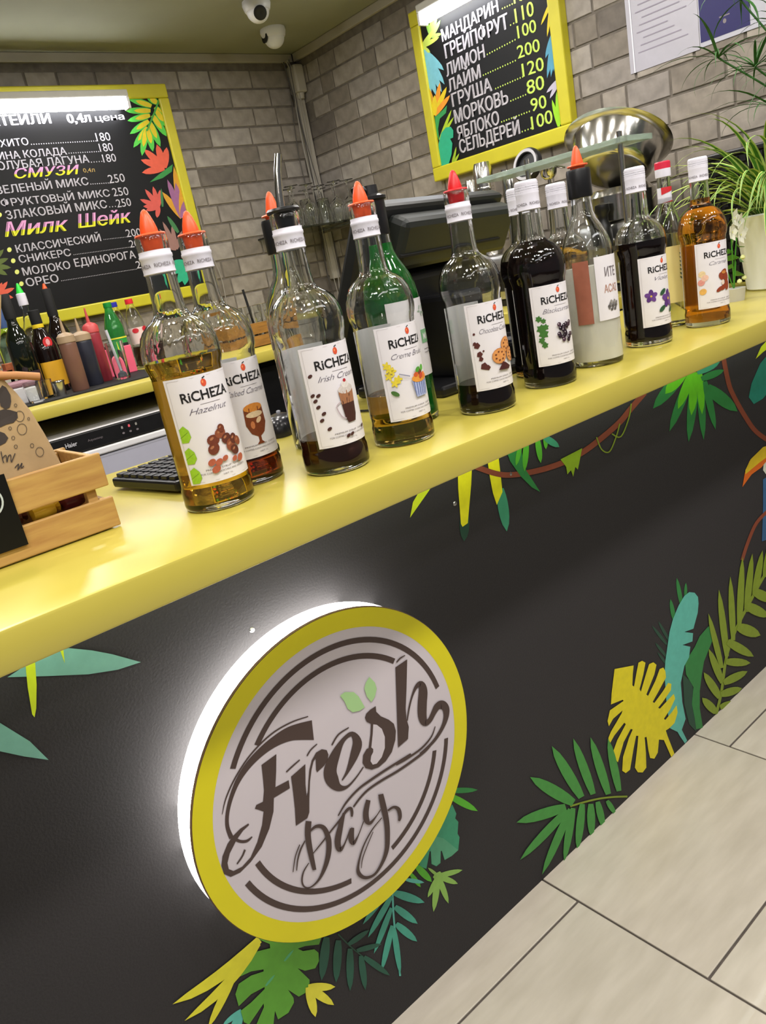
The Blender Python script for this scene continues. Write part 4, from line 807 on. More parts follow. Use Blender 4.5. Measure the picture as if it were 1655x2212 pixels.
WINE = [(.034, 0), (.0375, .003), (.0375, .165), (.035, .185), (.026, .207), (.018, .222), (.0148, .240), (.0140, .300)]
LIQ = [(.036, 0), (.040, .003), (.040, .130), (.038, .150), (.030, .175), (.021, .195), (.0160, .215), (.0145, .250)]
PET = [(.026, 0), (.033, .006), (.034, .06), (.0315, .07), (.0335, .09), (.034, .145), (.0325, .165), (.024, .195), (.015, .222), (.0125, .235), (.0125, .245)]
dkgl = mat('dark green bottle glass', s(14, 20, 14), .08, coat=.6)
brgl = mat('dark brown bottle glass', s(20, 12, 10), .08, coat=.6)
X = lambda px, py, y: place_x(px, py, y)
v = vbottle('wine_bottle', X(60, 800, 2.62), 2.62, 'dark green wine bottle with long black neck foil on the back counter', WINE, dkgl, BLKM, .075, lab=(.0377, .05, .085, mat('dim label', s(60, 40, 44), .5), .03))
v = vbottle('liqueur_bottle', X(38, 800, 2.88), 2.88, 'clear pale bottle with blue cap behind the dark green wine bottle', WINE, mat('pale green glass', (.7, .9, .8), .03, trans=1), mat('blue cap', s(60, 84, 130), .4), .10, th=.003)
v = vbottle('liqueur_bottle', X(112, 800, 2.66), 2.66, 'brown liqueur bottle with round red emblem and yellow label on the back counter', LIQ, brgl, BLKM, .045, lab=(.0402, .02, .10, mat('yellow orange label', s(226, 170, 40), .5), .045))
q = Print(cyl_place(.034, .1), .004, .0001, cell=.004); q.ell(.0, .160, .014, .017, _c(206, 40, 44)); q.ell(.0, .160, .006, .010, _c(226, 160, 160)); q.build('red_emblem', v)
MB().lathe([(.0175, .205), (.0180, .207), (.0172, .219), (.0165, .219)], n=22).build('yellow_collar', mat('yellow collar', s(230, 200, 40), .4), v, smooth=40)
v = vbottle('syrup_bottle', X(97, 800, 2.86), 2.86, 'clear bottle with green spout and white neck band behind the brown liqueur', SLIM, GLASS, BAND, .04, th=.0024)
MB().lathe([(.012, .326), (.0115, .334), (.0035, .362), (0, .364)], n=16).build('pour_spout', mat('green spout plastic', s(50, 220, 70), .35), v, smooth=40)
v = vbottle('liqueur_bottle', X(152, 800, 2.78), 2.78, 'black bottle with orange spout on the back counter', WINE, brgl, BLKM, .09, lab=(.0378, .10, .16, mat('cream small label', s(200, 190, 150), .5), .025))
MB().lathe([(.0125, .308), (.012, .315), (.0035, .343), (0, .345)], n=16).build('pour_spout', OR, v, smooth=40)
def squeeze(px, y, lab, colr, h=.17, r_=.026):
    t = thing('sauce_bottle', (X(px, 800, y), y, MZ), lab, 'bottle', 'squeeze bottles on the back counter')
    m_ = mat('sauce %d %d %d' % colr, s(*colr), .3, noise=.06, scale=30); cl_ = mat('cloudy lid', s(186, 160, 128), .4, trans=.3) if colr[0] < 130 else mat('red lid', s(206, 80, 80), .4, trans=.2)
    MB().lathe([(.0003, 0), (r_-.002, 0), (r_, .004), (r_, h*.82), (r_-.001, h*.86), (r_-.004, h*.9), (.0003, h*.9)], n=26).build('body', m_, t, smooth=40)
    MB().lathe([(r_-.001, h*.86), (r_+.001, h*.87), (r_, h*.98), (r_*.75, h*1.02), (.006, h*1.05), (.0022, h*1.3), (0, h*1.3)], n=26).build('nozzle_lid', cl_, t, smooth=40)
squeeze(163, 2.48, 'brown caramel sauce squeeze bottle standing in front on the back counter', (118, 84, 70))
squeeze(196, 2.56, 'dark blue squeeze bottle between the brown and the red sauce bottles', (44, 46, 58), .165, .030)
squeeze(222, 2.62, 'red sauce squeeze bottle right of the dark blue squeeze bottle', (150, 50, 62), .185, .025)
for px, y, w_, l_ in ((178, 2.70, .012, 'pink paper packet between the brown and dark blue squeeze bottles'), (242, 2.72, .026, 'pink paper packet just right of the red sauce bottle'), (278, 2.74, .024, 'pink paper packet behind the clear glass with straws')):
    t = thing('paper_packet', (X(px, 790, y), y, MZ), l_, 'packet', 'pink packets on the back counter')
    MB().box(-w_, w_, -.012, .012, 0, .095, bev=.003).build('sleeve', mat('pink paper', s(226, 92, 120), .5, noise=.06), t); MB().box(-w_*.8, w_*.8, -.009, .009, .093, .105, bev=.002).build('contents', BLKM, t)
pg = mat('green pet plastic', (.12, .62, .18), .06, trans=.85); pcl = mat('clear pet plastic', (.93, .95, .94), .05, trans=1)
v = vbottle('soda_bottle', X(255, 740, 2.86), 2.86, 'green plastic soda bottle with green cap on the back counter', PET, pg, mat('green cap', s(24, 136, 56), .4), .018, th=.0012, lab=(.0337, .075, .125, mat('green soda label', s(40, 150, 70), .4), .053), capr=.0145)
q = Print(cyl_place(.0345, .1), .0012, .0001, cell=.006); q.poly([(-.05, .12), (.05, .12), (.05, .125), (-.05, .125)], _c(220, 220, 60)); q.poly([(-.02, .085), (-.005, .080), (.0, .11), (-.012, .115)], _c(220, 226, 60)); put_text(q, 'Sprite', -.006, .088, .03, .014, LABEL, bold=.02, shear=.2); q.build('label_print', v)
v = vbottle('soda_bottle', X(262, 720, 2.98), 2.98, 'clear plastic bottle with blue cap behind the green soda bottle', PET, pcl, mat('deep blue cap', s(44, 50, 170), .4), .018, th=.0012, capr=.0145)
v = vbottle('soda_bottle', X(303, 740, 2.92), 2.92, 'clear plastic soda bottle with red cap and red fruit label', PET, pcl, mat('bright red cap', s(222, 44, 56), .4), .018, th=.0012, lab=(.0337, .085, .145, mat('red white label', s(222, 196, 196), .4), .052), capr=.0145, liq=mat('dark soda', (.08, .03, .02), .05, trans=.6), lev=.075)
q = Print(cyl_place(.0345, .1), .0012, .0001, cell=.006)
for u, v_, a in ((-.022, .134, .012), (.018, .136, .014), (-.004, .098, .012), (.03, .10, .01)): q.ell(u, v_, a, a*.75, _c(196, 36, 52))
q.build('label_print', v, kind='stuff')
def tumbler(x, y, z, label, h=.11, r0_=.026, r1_=.033, group=None, n=28, name='glass_tumbler'):
    t = thing(name, (x, y, z), label, 'glass', group)
    MB().lathe([(.0003, 0), (r0_-.002, 0), (r0_, .002), (r1_, h), (r1_-.0015, h+.0006), (r1_-.003, h), (r0_-.002, .008), (.0003, .007)], n=n).build('glass_body', GLASS, t, smooth=45)
    return t
t = tumbler(X(262, 800, 2.52), 2.52, MZ, 'tall clear glass with a grey straw on the bar mat of the back counter', .12, .024, .029)
MB().tube([(.002, 0, .010), (-.012, .0, .16)], .0045, n=10).build('straw', mat('grey straw', s(196, 196, 206), .4), t, smooth=60)
MB().lathe([(.0, .009), (.016, .010), (.014, .022), (.004, .03), (0, .03)], n=12).build('spoon_rest', mat('grey rubber', s(90, 92, 100), .4), t, smooth=40)
tumbler(X(92, 820, 2.50), 2.50, MZ, 'small clear shot glass in front of the dark green wine bottle', .055, .020, .024, 'small glasses on the bar mat')
tumbler(X(72, 840, 2.43), 2.43, MZ, 'small clear glass left of the shot glass, partly behind the kraft bag', .060, .022, .027, 'small glasses on the bar mat')
t = thing('metal_tin', (X(126, 830, 2.47), 2.47, MZ), 'small shiny metal measuring cup beside the shot glass on the bar mat', 'cup'); MB().lathe([(.0003, 0), (.015, 0), (.019, .045), (.0175, .045), (.014, .003), (.0003, .003)], n=24).build('cup_body', CHROME, t, smooth=40); MB().lathe([(.0190, .040), (.0205, .0425), (.0190, .045)], n=24, closed=True).build('rim', CHROME, t, smooth=40)
t = thing('napkin_box', (X(42, 850, 2.52), 2.52, MZ), 'translucent box of white napkins with mauve lid on the left of the back counter', 'box'); MB().box(-.045, .045, -.035, .035, 0, .05, bev=.004).build('box_body', mat('napkin white', s(200, 198, 200), .5), t); MB().box(-.047, .047, -.037, .037, .050, .068, bev=.006).build('lid', mat('mauve lid', s(150, 112, 122), .4), t)
for i, (px, c3, l_) in enumerate(((26, (190, 106, 66), 'orange'), (44, (86, 60, 60), 'brown'), (8, (150, 60, 60), 'red'))):
    t = thing('snack_carton', (X(px, 800, 2.74), 2.74, MZ), 'small %s snack carton half hidden behind the kraft bag' % l_, 'carton', 'cartons on the back counter')
    MB().box(-.022, .022, -.02, .02, 0, .12-.01*i, bev=.002).build('carton_body', mat('carton '+l_, s(*c3), .5, noise=.3, scale=60), t); MB().box(-.018, .018, -.0212, -.0205, .03, .07).build('carton_print', LABELC, t)
# wooden tray with tumblers and straws
tx = 1.495; ty = 2.56
t = thing('wooden_tray', (tx, ty, BZ), 'brown slatted wooden box holding glasses on the right of the back counter', 'tray')
for z0, z1 in ((.003, .040), (.046, .085)):
    for y_ in (-.08, .073): MB().box(-.125, .125, y_, y_+.007, z0, z1, bev=.001).build('slat', WOODD, t)
    for x_ in (-.125, .118): MB().box(x_, x_+.007, -.072, .072, z0, z1, bev=.001).build('slat', WOODD, t)
MB().box(-.118, .118, -.072, .072, .003, .008).build('bottom', WOODD, t)
for i in range(6):
    tumbler(tx-.08+(i % 3)*.078, ty-.035+(i//3)*.070, BZ+.009, ['tumbler holding black straws at the front left of the wooden tray', 'clear tumbler in the middle front of the wooden tray', 'clear tumbler at the front right of the wooden tray', 'clear tumbler at the back left of the wooden tray', 'clear tumbler in the middle back of the wooden tray', 'clear tumbler at the back right of the wooden tray'][i], .135, .024, .031, 'tumblers in the wooden tray')
for i, (dx, dy, lx, ly, l_) in enumerate([(-.085, -.035, -.03, .0, 'left'), (-.005, -.035, -.012, .01, 'right')]):
    MB().tube([(tx+dx, ty+dy, BZ+.02), (tx+dx+lx, ty+dy+ly, BZ+.205)], .0045, n=8).build('drinking_straw', BLKM, label='thick black drinking straw in the tray glasses, %s one of the two' % l_, cat='straw', group='black straws')
# ------------------------------------------------------------------ corner glass shelf with glasses
sh = thing('glass_shelf', (2.2, 2.97, 1.425), 'glass wall shelf in the brick corner crowded with upturned glasses', 'shelf')
MB().box(-.20, .2, -.10, .225, 0, .008, bev=.001).build('glass_plate', GLASSG, sh)
for x_ in (-.15, .15): MB().box(x_-.006, x_+.006, -.06, .226, -.014, -.001, bev=.002).build('bracket', CHROME, sh)
rs = random.Random(2)
pos = [(-.16, -.06), (-.085, -.065), (-.01, -.06), (.065, -.065), (.14, -.06), (-.12, .02), (-.04, .025), (.04, .02), (.12, .025), (-.15, .11), (-.06, .11), (.03, .11), (.12, .12)]
nm = ['front edge, leftmost', 'front edge, second from left', 'front edge, middle', 'front edge, fourth from left', 'front edge, rightmost', 'middle row, leftmost', 'middle row, second from left', 'middle row, third from left', 'middle row, rightmost', 'back row, leftmost', 'back row, second from left', 'back row, third from left', 'back row, rightmost']
for (dx, dy), l_ in zip(pos, nm):
    t = thing('wine_glass' if rs.random() > .4 else 'glass_tumbler', (2.2+dx, 2.97+dy, 1.4335), 'upturned clear glass on the corner glass shelf, %s' % l_, 'glass', 'upturned glasses on the corner shelf')
    if t.name.startswith('wine'):
        MB().lathe([(.024, 0), (.031, .03), (.034, .055), (.026, .085), (.006, .100), (.0035, .110), (.0035, .155), (.008, .163), (.031, .166), (.0315, .168), (.0003, .170), (.0003, .103), (.006, .098), (.024, .082), (.032, .055), (.0292, .03), (.0222, 0)], n=22, closed=False).build('glass_body', GLASS, t, smooth=50)
    else:
        h = .10+rs.random()*.03; MB().lathe([(.032, 0), (.026, h-.002), (.024, h), (.0003, h), (.0003, h-.008), (.024, h-.009), (.0300, 0)], n=22, closed=False).build('glass_body', GLASS, t, smooth=45)
# ------------------------------------------------------------------ menu boards
BY = WB-.030; bP = onY(BY); BO = Vector((1.25, WB, 1.65))
lb = thing('menu_board', BO, 'left chalk menu board in yellow frame on the back wall listing cocktails and shakes', 'sign')
tr = onY(BY-.012)(355, 180); br = onY(BY-.012)(469, 622)
x1 = (tr.x+br.x)/2 ; zt = tr.z; zb = onY(BY-.012)(322, 658).z; x0 = .30
fw = .052
def fbox(mbargs, nm='frame_rail', P_=lb, O=BO, m=YELF, bev=.005):
    a = mbargs; return MB().box(a[0]-O.x, a[1]-O.x, a[2]-O.y, a[3]-O.y, a[4]-O.z, a[5]-O.z, bev=bev).build(nm, m, P_)
fbox((x0, x1, BY-.012, WB-.002, zt-fw, zt)); fbox((x0, x1, BY-.012, WB-.002, zb, zb+fw*.85)); fbox((x1-fw*.85, x1, BY-.011, WB-.002, zb+fw*.85, zt-fw)); fbox((x0, x0+fw, BY-.011, WB-.002, zb+fw*.85, zt-fw))
fbox((x0+.02, x1-.02, BY, WB-.006, zb+.02, zt-.02), 'chalk_panel', m=CHALK, bev=0)
CA = crop(0, 160, 4.868); CBB = crop(0, 420, 4.868); CZ = crop(0, 0, 2.5076)
bpl = lambda u, v, h: bP(u, v) - BO + Vector((0, -h, 0))
chalkw = mat('chalk lettering', s(196, 192, 200), .7, noise=.15, scale=200); chalky = mat('yellow chalk', s(220, 226, 120), .7); chpink = mat('pink chalk', s(226, 160, 206), .7); chgold = mat('gold chalk', s(190, 160, 90), .7); chy = mat('bright yellow chalk', s(224, 224, 44), .7)
def wtext(parent, O, plane, ax, nrm, C, txt, a, b, hpx, k, m, bold=0., shear=0., dots=False, h0=.0008, name='lettering', m2=None, split=.45):
    """text with baseline from crop pixel a to b and cap height hpx (crop pixels)"""
    pa = plane(*C([a])[0]); pb = plane(*C([b])[0]); mid = ((a[0]+b[0])/2, (a[1]+b[1])/2); m0 = plane(*C([mid])[0]); m1 = plane(*C([(mid[0]-hpx*.2, mid[1]-hpx)])[0])
    hh = (m1-m0).z; d = pb-pa; L_ = d.length; e = d.normalized()
    place = lambda u, v, h: pa - O + e*u + Vector((0, 0, 1))*v + nrm*h
    q_ = Print(place, h0, .0001)
    if dots:
        n_ = max(2, int(L_/(hh*.9)))
        for i in range(n_): q_.ell((i+.5)*L_/n_, hh*.25, hh*.22, hh*.22, m, n=8)
    else: put_text(q_, txt, 0, 0, L_, hh, m, shear=shear, centre=False, fat=bold*2.2)
    o_ = q_.build(name, parent)
    if m2:
        me = o_.data; me.materials.append(m2); bm = bmesh.new(); bm.from_mesh(me); zc = (pa-O).z+hh*split
        bmesh.ops.bisect_plane(bm, geom=bm.verts[:]+bm.edges[:]+bm.faces[:], plane_co=(0, 0, zc), plane_no=(0, 0, 1))
        for f_ in bm.faces:
            if f_.calc_center_median().z < zc: f_.material_index = 1
        bm.to_mesh(me); bm.free()
    return o_
LT = lambda C, *a, **k: wtext(lb, BO, bP, None, Vector((0, -1, 0)), C, *a, **k)
K = 4.868
LT(CA, 'КОКТЕЙЛИ', (-330, 560), (540, 520), 110, K, chalkw, bold=.03); LT(CA, '0,4л', (720, 520), (960, 505), 100, K, chalkw, bold=.03); LT(CA, 'цена', (1010, 500), (1310, 478), 70, K, chalkw, bold=.02)
LT(CA, 'МОХИТО', (-170, 785), (305, 745), 78, K, chalkw, bold=.012); LT(CA, '', (320, 748), (1020, 712), 30, K, chalkw, dots=True); LT(CA, '180', (1020, 708), (1168, 698), 92, K, chalkw)
LT(CA, 'ПИНА КОЛАДА', (-95, 912), (705, 845), 80, K, chalkw, bold=.012); LT(CA, '', (715, 840), (1050, 822), 28, K, chalkw, dots=True); LT(CA, '180', (1055, 818), (1195, 808), 90, K, chalkw)
LT(CA, 'ГОЛУБАЯ ЛАГУНА', (-85, 1018), (942, 930), 86, K, chalkw, bold=.012); LT(CA, '', (950, 935), (1085, 925), 28, K, chalkw, dots=True); LT(CA, '180', (1090, 930), (1228, 918), 88, K, chalkw)
LT(CA, 'СМУЗИ', (165, 1100), (850, 1050), 100, K, chpink, bold=.02, shear=.3, m2=chy); LT(CA, '0,4л', (880, 1035), (1000, 1028), 45, K, chgold)
LT(CA, 'ЗЕЛЕНЫЙ МИКС', (-30, 1265), (935, 1165), 84, K, chalkw, bold=.012); LT(CA, '', (945, 1165), (1150, 1152), 28, K, chalkw, dots=True); LT(CA, '250', (1150, 1150), (1320, 1130), 92, K, chalkw)
LT(CBB, 'ФРУКТОВЫЙ МИКС', (20, 133), (1160, 20), 78, K, chalkw, bold=.012); LT(CBB, '250', (1195, 20), (1358, 5), 90, K, chalkw)
LT(CBB, 'ЗЛАКОВЫЙ МИКС', (75, 264), (1130, 142), 88, K, chalkw, bold=.012); LT(CBB, '', (1140, 140), (1230, 132), 28, K, chalkw, dots=True); LT(CBB, '250', (1235, 138), (1385, 118), 88, K, chalkw)
LT(CBB, 'Милк', (60, 448), (740, 378), 150, K, chpink, bold=.02, shear=.35, m2=chy, split=.36); LT(CBB, 'Шейк', (830, 355), (1395, 292), 140, K, chpink, bold=.02, shear=.25, m2=chy, split=.36)
LT(CBB, 'КЛАССИЧЕСКИЙ', (180, 614), (1065, 490), 80, K, chalkw, bold=.012); LT(CBB, '', (1085, 480), (1340, 452), 20, K, chalkw, dots=True); LT(CBB, '200', (1335, 450), (1490, 432), 84, K, chalkw)
LT(CBB, 'СНИКЕРС', (210, 722), (750, 645), 78, K, chalkw, bold=.012); LT(CBB, '', (770, 640), (1370, 560), 20, K, chalkw, dots=True); LT(CBB, '200', (1370, 560), (1520, 542), 80, K, chalkw)
LT(CBB, 'МОЛОКО', (250, 855), (745, 778), 82, K, chalkw, bold=.012); LT(CBB, 'ЕДИНОРОГА', (795, 762), (1430, 668), 82, K, chalkw, bold=.012)
LT(CBB, 'ОРЕО', (285, 970), (622, 918), 84, K, chalkw, bold=.012); LT(CBB, '', (640, 915), (1440, 790), 20, K, chalkw, dots=True); LT(CBB, '200', (1440, 780), (1600, 760), 80, K, chalkw)
q = Print(bpl, .0008, .0001)
for x_, y_ in ((-5, 215), (98, 582), (138, 698), (178, 815), (224, 940)):
    u, v_ = CBB([(x_, y_)])[0]; q.ell(u, v_, 4.9, 5.2, chalky)
q.build('bullet_dots', lb, kind='stuff')
def bleafs(parent, plc, items, name='painted_leaf', h=.001):
    q_ = Print(plc, h, .00008)
    for p_, m_ in items: q_.poly(p_, m_)
    return q_.build(name, parent)
g1 = paint(84, 196, 70); y1 = paint(222, 196, 30); rd = paint(220, 92, 66); pk = paint(206, 86, 76); pu = paint(150, 96, 140); te = paint(40, 170, 130); gp = paint(150, 112, 104); og = paint(206, 150, 40)
items = [(('x'), None)]
items = []
kz = 2.5076
for b_, t_ in [((820, 575), (690, 530)), ((815, 600), (678, 600)), ((812, 625), (690, 655)), ((805, 655), (703, 726)), ((798, 690), (722, 800)), ((790, 700), (768, 845)), ((800, 695), (828, 822)), ((812, 665), (868, 795)), ((825, 625), (902, 740)), ((840, 580), (895, 650)), ((850, 560), (790, 515)), ((845, 600), (905, 690))]:
    bb, tt = CZ([b_])[0], CZ([t_])[0]; items.append((blade(bb, tt, 36/kz), g1)); items.append((blade(bb, (bb[0]+(tt[0]-bb[0])*.66, bb[1]+(tt[1]-bb[1])*.66), 26/kz), y1))
items.append((CZ([(862, 520), (872, 524), (845, 600), (800, 710), (788, 712), (830, 610)]), paint(70, 160, 60)))
bleafs(lb, bpl, items, h=.0009)
bleafs(lb, bpl, [(blade(CZ([(890, 910)])[0], CZ([t_])[0], 38/kz), rd) for t_ in [(762, 866), (778, 808), (848, 782), (902, 798), (768, 936)]] + [(CZ([(935, 890), (930, 930), (880, 965), (810, 988), (860, 945), (900, 915)]), paint(50, 140, 66))], h=.0014)
bleafs(lb, bpl, [(blade(CZ([(858, 1120)])[0], CZ([t_])[0], 26/kz), pk) for t_ in [(758, 1080), (785, 1025), (828, 1010), (866, 1028), (775, 1118), (790, 1140), (850, 1180)]] + [(blade(CZ([(880, 1120)])[0], CZ([(872, 1020)])[0], 14/kz), paint(60, 120, 70))], h=.0010)
bleafs(lb, bpl, [(blade(CZ([(985, 1180)])[0], CZ([t_])[0], 34/kz), m_) for t_, m_ in [((878, 1040), og), ((905, 972), pu), ((940, 900), og), ((950, 990), pu), ((985, 985), og), ((1005, 1080), pu)]], h=.0019)
bleafs(lb, bpl, [(blade(CZ([(955, 1350)])[0], CZ([t_])[0], 24/kz), gp) for t_ in [(862, 1240), (880, 1200), (930, 1220), (868, 1300), (985, 1250), (900, 1330)]] + [(blade(CZ([(965, 1260)])[0], CZ([(905, 1170)])[0], 22/kz), paint(60, 120, 70))], h=.0010)
bleafs(lb, bpl, [(blade(CZ([(1010, 1430)])[0], CZ([t_])[0], 44/kz), te) for t_ in [(925, 1425), (935, 1480), (965, 1535), (1000, 1545)]], h=.0012)
bleafs(lb, bpl, [(blade(CZ([(-15, 1600)])[0], CZ([t_])[0], 26/kz), rd) for t_ in [(78, 1560), (72, 1612), (40, 1525), (50, 1640), (10, 1530)]], h=.0012)
bleafs(lb, bpl, [(blade(CZ([(-60, 1440)])[0], CZ([t_])[0], 30/kz), paint(88, 104, 40)) for t_ in [(45, 1400), (60, 1450), (20, 1350), (40, 1490)]], h=.0008)
bleafs(lb, bpl, [(CZ([(-40, 1600), (0, 1612), (55, 1682), (30, 1690), (-40, 1680)]), paint(190, 196, 210)), (CZ([(-40, 1635), (5, 1650), (20, 1670), (-40, 1670)]), paint(80, 50, 60))], h=.0022)
# tube lamps over the boards
def boardlamp(a, b, nrm, label):
    d = b-a; L_ = d.length; t = thing('picture_lamp', (a+b)/2, label, 'lamp', rz=math.atan2(d.y, d.x))
    MB().box(-L_/2-.01, L_/2+.01, -.022, .022, .0, .026, bev=.004).build('housing', GREYW, t)
    MB().tube([(-L_/2, 0, -.020), (L_/2, 0, -.020)], .020, n=20).build('tube', mat('cool tube light', (.93, .94, 1), .4, emit=26), t, smooth=50)
    for x_ in (-L_/2-.004, L_/2+.004): MB().box(x_-.006, x_+.006, -.02, .02, -.041, 0, bev=.002).build('end_cap', WHITE, t)
    for x_ in (-L_*.3, L_*.3): MB().box(x_-.008, x_+.008, .02, .033, .004, .012).build('arm', GREYW, t)
    return t
pL = onY(BY-.045)(268, 212)
boardlamp(Vector((.45, BY-.048, pL.z)), Vector((pL.x, BY-.048, pL.z)), None, 'glowing tube lamp along the top of the left menu board')
# right board
RX = WR-.030; rP = onX(RX); RO = Vector((WR, 2.08, 1.8))
rbd = thing('menu_board', RO, 'right chalk menu board in yellow frame on the side wall listing fresh juices', 'sign')
pbl = onX(RX-.012)(937, 394); pbr = onX(RX-.012)(1238, 302); ptl = onX(RX-.012)(881, 29)
y1_ = (pbl.y+ptl.y)/2; y0_ = pbr.y; z0_ = pbl.z; z1_ = ptl.z
fw = .05
fb = lambda a, nm='frame_rail', m=YELF, bev=.005: fbox((a[0], a[1], a[2], a[3], a[4], a[5]), nm, rbd, RO, m, bev)
fb((RX-.012, WR-.002, y0_, y1_, z0_, z0_+fw)); fb((RX-.012, WR-.002, y0_, y1_, z1_-fw, z1_)); fb((RX-.011, WR-.002, y0_, y0_+fw*.9, z0_+fw, z1_-fw)); fb((RX-.011, WR-.002, y1_-fw*.9, y1_, z0_+fw, z1_-fw))
fb((RX, WR-.006, y0_+.02, y1_-.02, z0_+.02, z1_-.02), 'chalk_panel', CHALK, 0)
CD = crop(860, 0, 4.1375); KD = 4.1375
RT = lambda *a, **k: wtext(rbd, RO, rP, None, Vector((-1, 0, 0)), CD, *a, **k)
lim = mat('lime chalk', s(196, 224, 96), .7, noise=.1, scale=200)
for txt, a, b, h, da, db, num, na, nb_ in [('МАНДАРИН', (400, 375), (900, 105), 110, (925, 90), (1035, 40), '100', (1040, 35), (1190, -30)), ('ГРЕЙПФРУТ', (430, 525), (988, 252), 128, (995, 240), (1050, 210), '110', (1055, 208), (1218, 135)), ('ЛИМОН', (440, 687), (778, 512), 112, (790, 500), (1062, 358), '100', (1075, 345), (1240, 282)), ('ЛАЙМ', (460, 828), (742, 692), 112, (755, 685), (1065, 545), '200', (1075, 525), (1272, 455)), ('ГРУША', (492, 957), (842, 812), 118, (865, 805), (1130, 690), '120', (1118, 688), (1308, 625)), ('МОРКОВЬ', (515, 1107), (988, 922), 122, (1000, 915), (1155, 850), '80', (1160, 848), (1312, 790)), ('ЯБЛОКО', (540, 1250), (908, 1108), 115, (918, 1102), (1190, 1000), '90', (1195, 1000), (1332, 960)), ('СЕЛЬДЕРЕЙ', (560, 1372), (1092, 1195), 118, (1100, 1190), (1205, 1150), '100', (1200, 1160), (1386, 1095))]:
    RT(txt, a, b, h, KD, chalkw, bold=.02); RT('', da, db, 34, KD, lim, dots=True); RT(num, na, nb_, h*1.02, KD, lim, bold=.01)
rpl = lambda u, v, h: rP(u, v) - RO + Vector((-h, 0, 0))
Cd = lambda p: CD([p])[0]
lb2 = paint(120, 190, 206); wh = paint(206, 220, 200)
bleafs(rbd, rpl, [(blade(Cd((300, 330)), Cd(t_), 34/KD), paint(150, 200, 90)) for t_ in [(250, 180), (300, 140), (350, 120), (390, 300), (380, 180)]] + [(blade(Cd((215, 420)), Cd(t_), 40/KD), paint(190, 210, 90)) for t_ in [(330, 260), (370, 330), (290, 470)]], h=.0008)
bleafs(rbd, rpl, [(blade(Cd((225, 450)), Cd(t_), 60/KD), lb2) for t_ in [(412, 628), (418, 755), (395, 825), (345, 860), (300, 830)]], h=.0013)
bleafs(rbd, rpl, [(blade(Cd((330, 1030)), Cd(t_), 44/KD), m_) for t_, m_ in [((278, 780), og), ((378, 735), paint(230, 150, 40)), ((438, 775), y1), ((468, 850), paint(230, 150, 40)), ((330, 850), y1)]], h=.0018)
bleafs(rbd, rpl, [(CD([(330, 1040), (400, 985), (440, 940), (430, 1010), (375, 1060), (360, 1150), (370, 1260), (345, 1200)]), paint(50, 150, 80))] + [(blade(Cd((375, 1250)), Cd(t_), 26/KD), paint(170, 200, 40)) for t_ in [(480, 980), (500, 1045), (440, 1090)]], h=.0009)
bleafs(rbd, rpl, [(CD([(365, 1290), (390, 1190), (430, 1140), (475, 1132), (498, 1165), (497, 1230), (470, 1240), (490, 1280), (482, 1380), (455, 1470), (385, 1518)]), te)] + [(blade(Cd((490, 1480)), Cd(t_), 20/KD), paint(150, 180, 40)) for t_ in [(525, 1310), (552, 1370), (505, 1380)]], h=.0024)
bleafs(rbd, rpl, [(blade(Cd((1375, 0)), Cd(t_), 26/KD), y1) for t_ in [(1280, 225), (1335, 330), (1385, 120)]] + [(blade(Cd((1400, 270)), Cd(t_), 40/KD), paint(80, 150, 180)) for t_ in [(1320, 520), (1335, 700), (1370, 690), (1395, 640)]] + [(blade(Cd((1450, 700)), Cd(t_), 34/KD), paint(186, 180, 200)) for t_ in [(1330, 830), (1360, 880), (1455, 900)]] + [(blade(Cd((1440, 1130)), Cd(t_), 34/KD), paint(150, 210, 30)) for t_ in [(1380, 890), (1420, 820), (1470, 900)]], h=.0013)
la = onX(RX-.048)(912, 28)
boardlamp(Vector((RX-.048, la.y, la.z)), Vector((RX-.048, y0_+.12, la.z)), None, 'glowing tube lamp along the top of the right menu board')
# ------------------------------------------------------------------ papers on the right wall
WX = WR-.006; wP = onX(WX)
def paper(name, tl, brr, label, m, z1p):
    y_a, y_b = wP(*tl).y, wP(*brr).y; z_a = wP(*tl).z; t = thing(name, (WR, (y_a+y_b)/2, z_a), label, 'poster')
    MB().box(-.006, -.0045, -(y_a-y_b)/2, (y_a-y_b)/2, 0, z1p).build('sheet', m, t); return t, (y_a-y_b)
t, w_ = paper('paper_sheet', (1363, 161), (1512, 104), 'white printed sheet in a clear sleeve on the right brick wall', mat('printed sheet', s(170, 168, 178), .35, noise=.04, scale=30), .34)
q = Print(lambda u, v, h: Vector((-.0062-h, -u, v)), .0003, .00005)
for i in range(14): q.stroke([(-w_*.36+.01*((i*7) % 3), .05+i*.018), (w_*.36-.02*((i*5) % 4), .05+i*.018)], mat('faint ink', s(138, 132, 146), .6), w=.003)
q.stroke([(-w_*.43, 0.0), (-w_*.43, .34)], mat('sleeve edge', s(222, 222, 230), .3), w=.004); q.build('print_lines', t)
t, w_ = paper('notice_poster', (1513, 104), (1700, 42), 'blue and white notice on the right brick wall beside the white sheet', mat('poster white', s(172, 172, 182), .4), .34)
q = Print(lambda u, v, h: Vector((-.0062-h, -u, v)), .0003, .00005)
q.poly([(-w_/2+.003, .012), (-w_/2+.145, .012), (-w_/2+.145, .33), (-w_/2+.003, .33)], _c(24, 20, 84)); q.ell(-w_/2+.07, .18, .042, .055, LABEL, n=20); q.ell(-w_/2+.075, .045, .005, .006, GREYINK); q.stroke([(-w_/2+.06, .058), (-w_/2+.09, .058)], GREYINK, w=.003)
q.build('print_shapes', t)
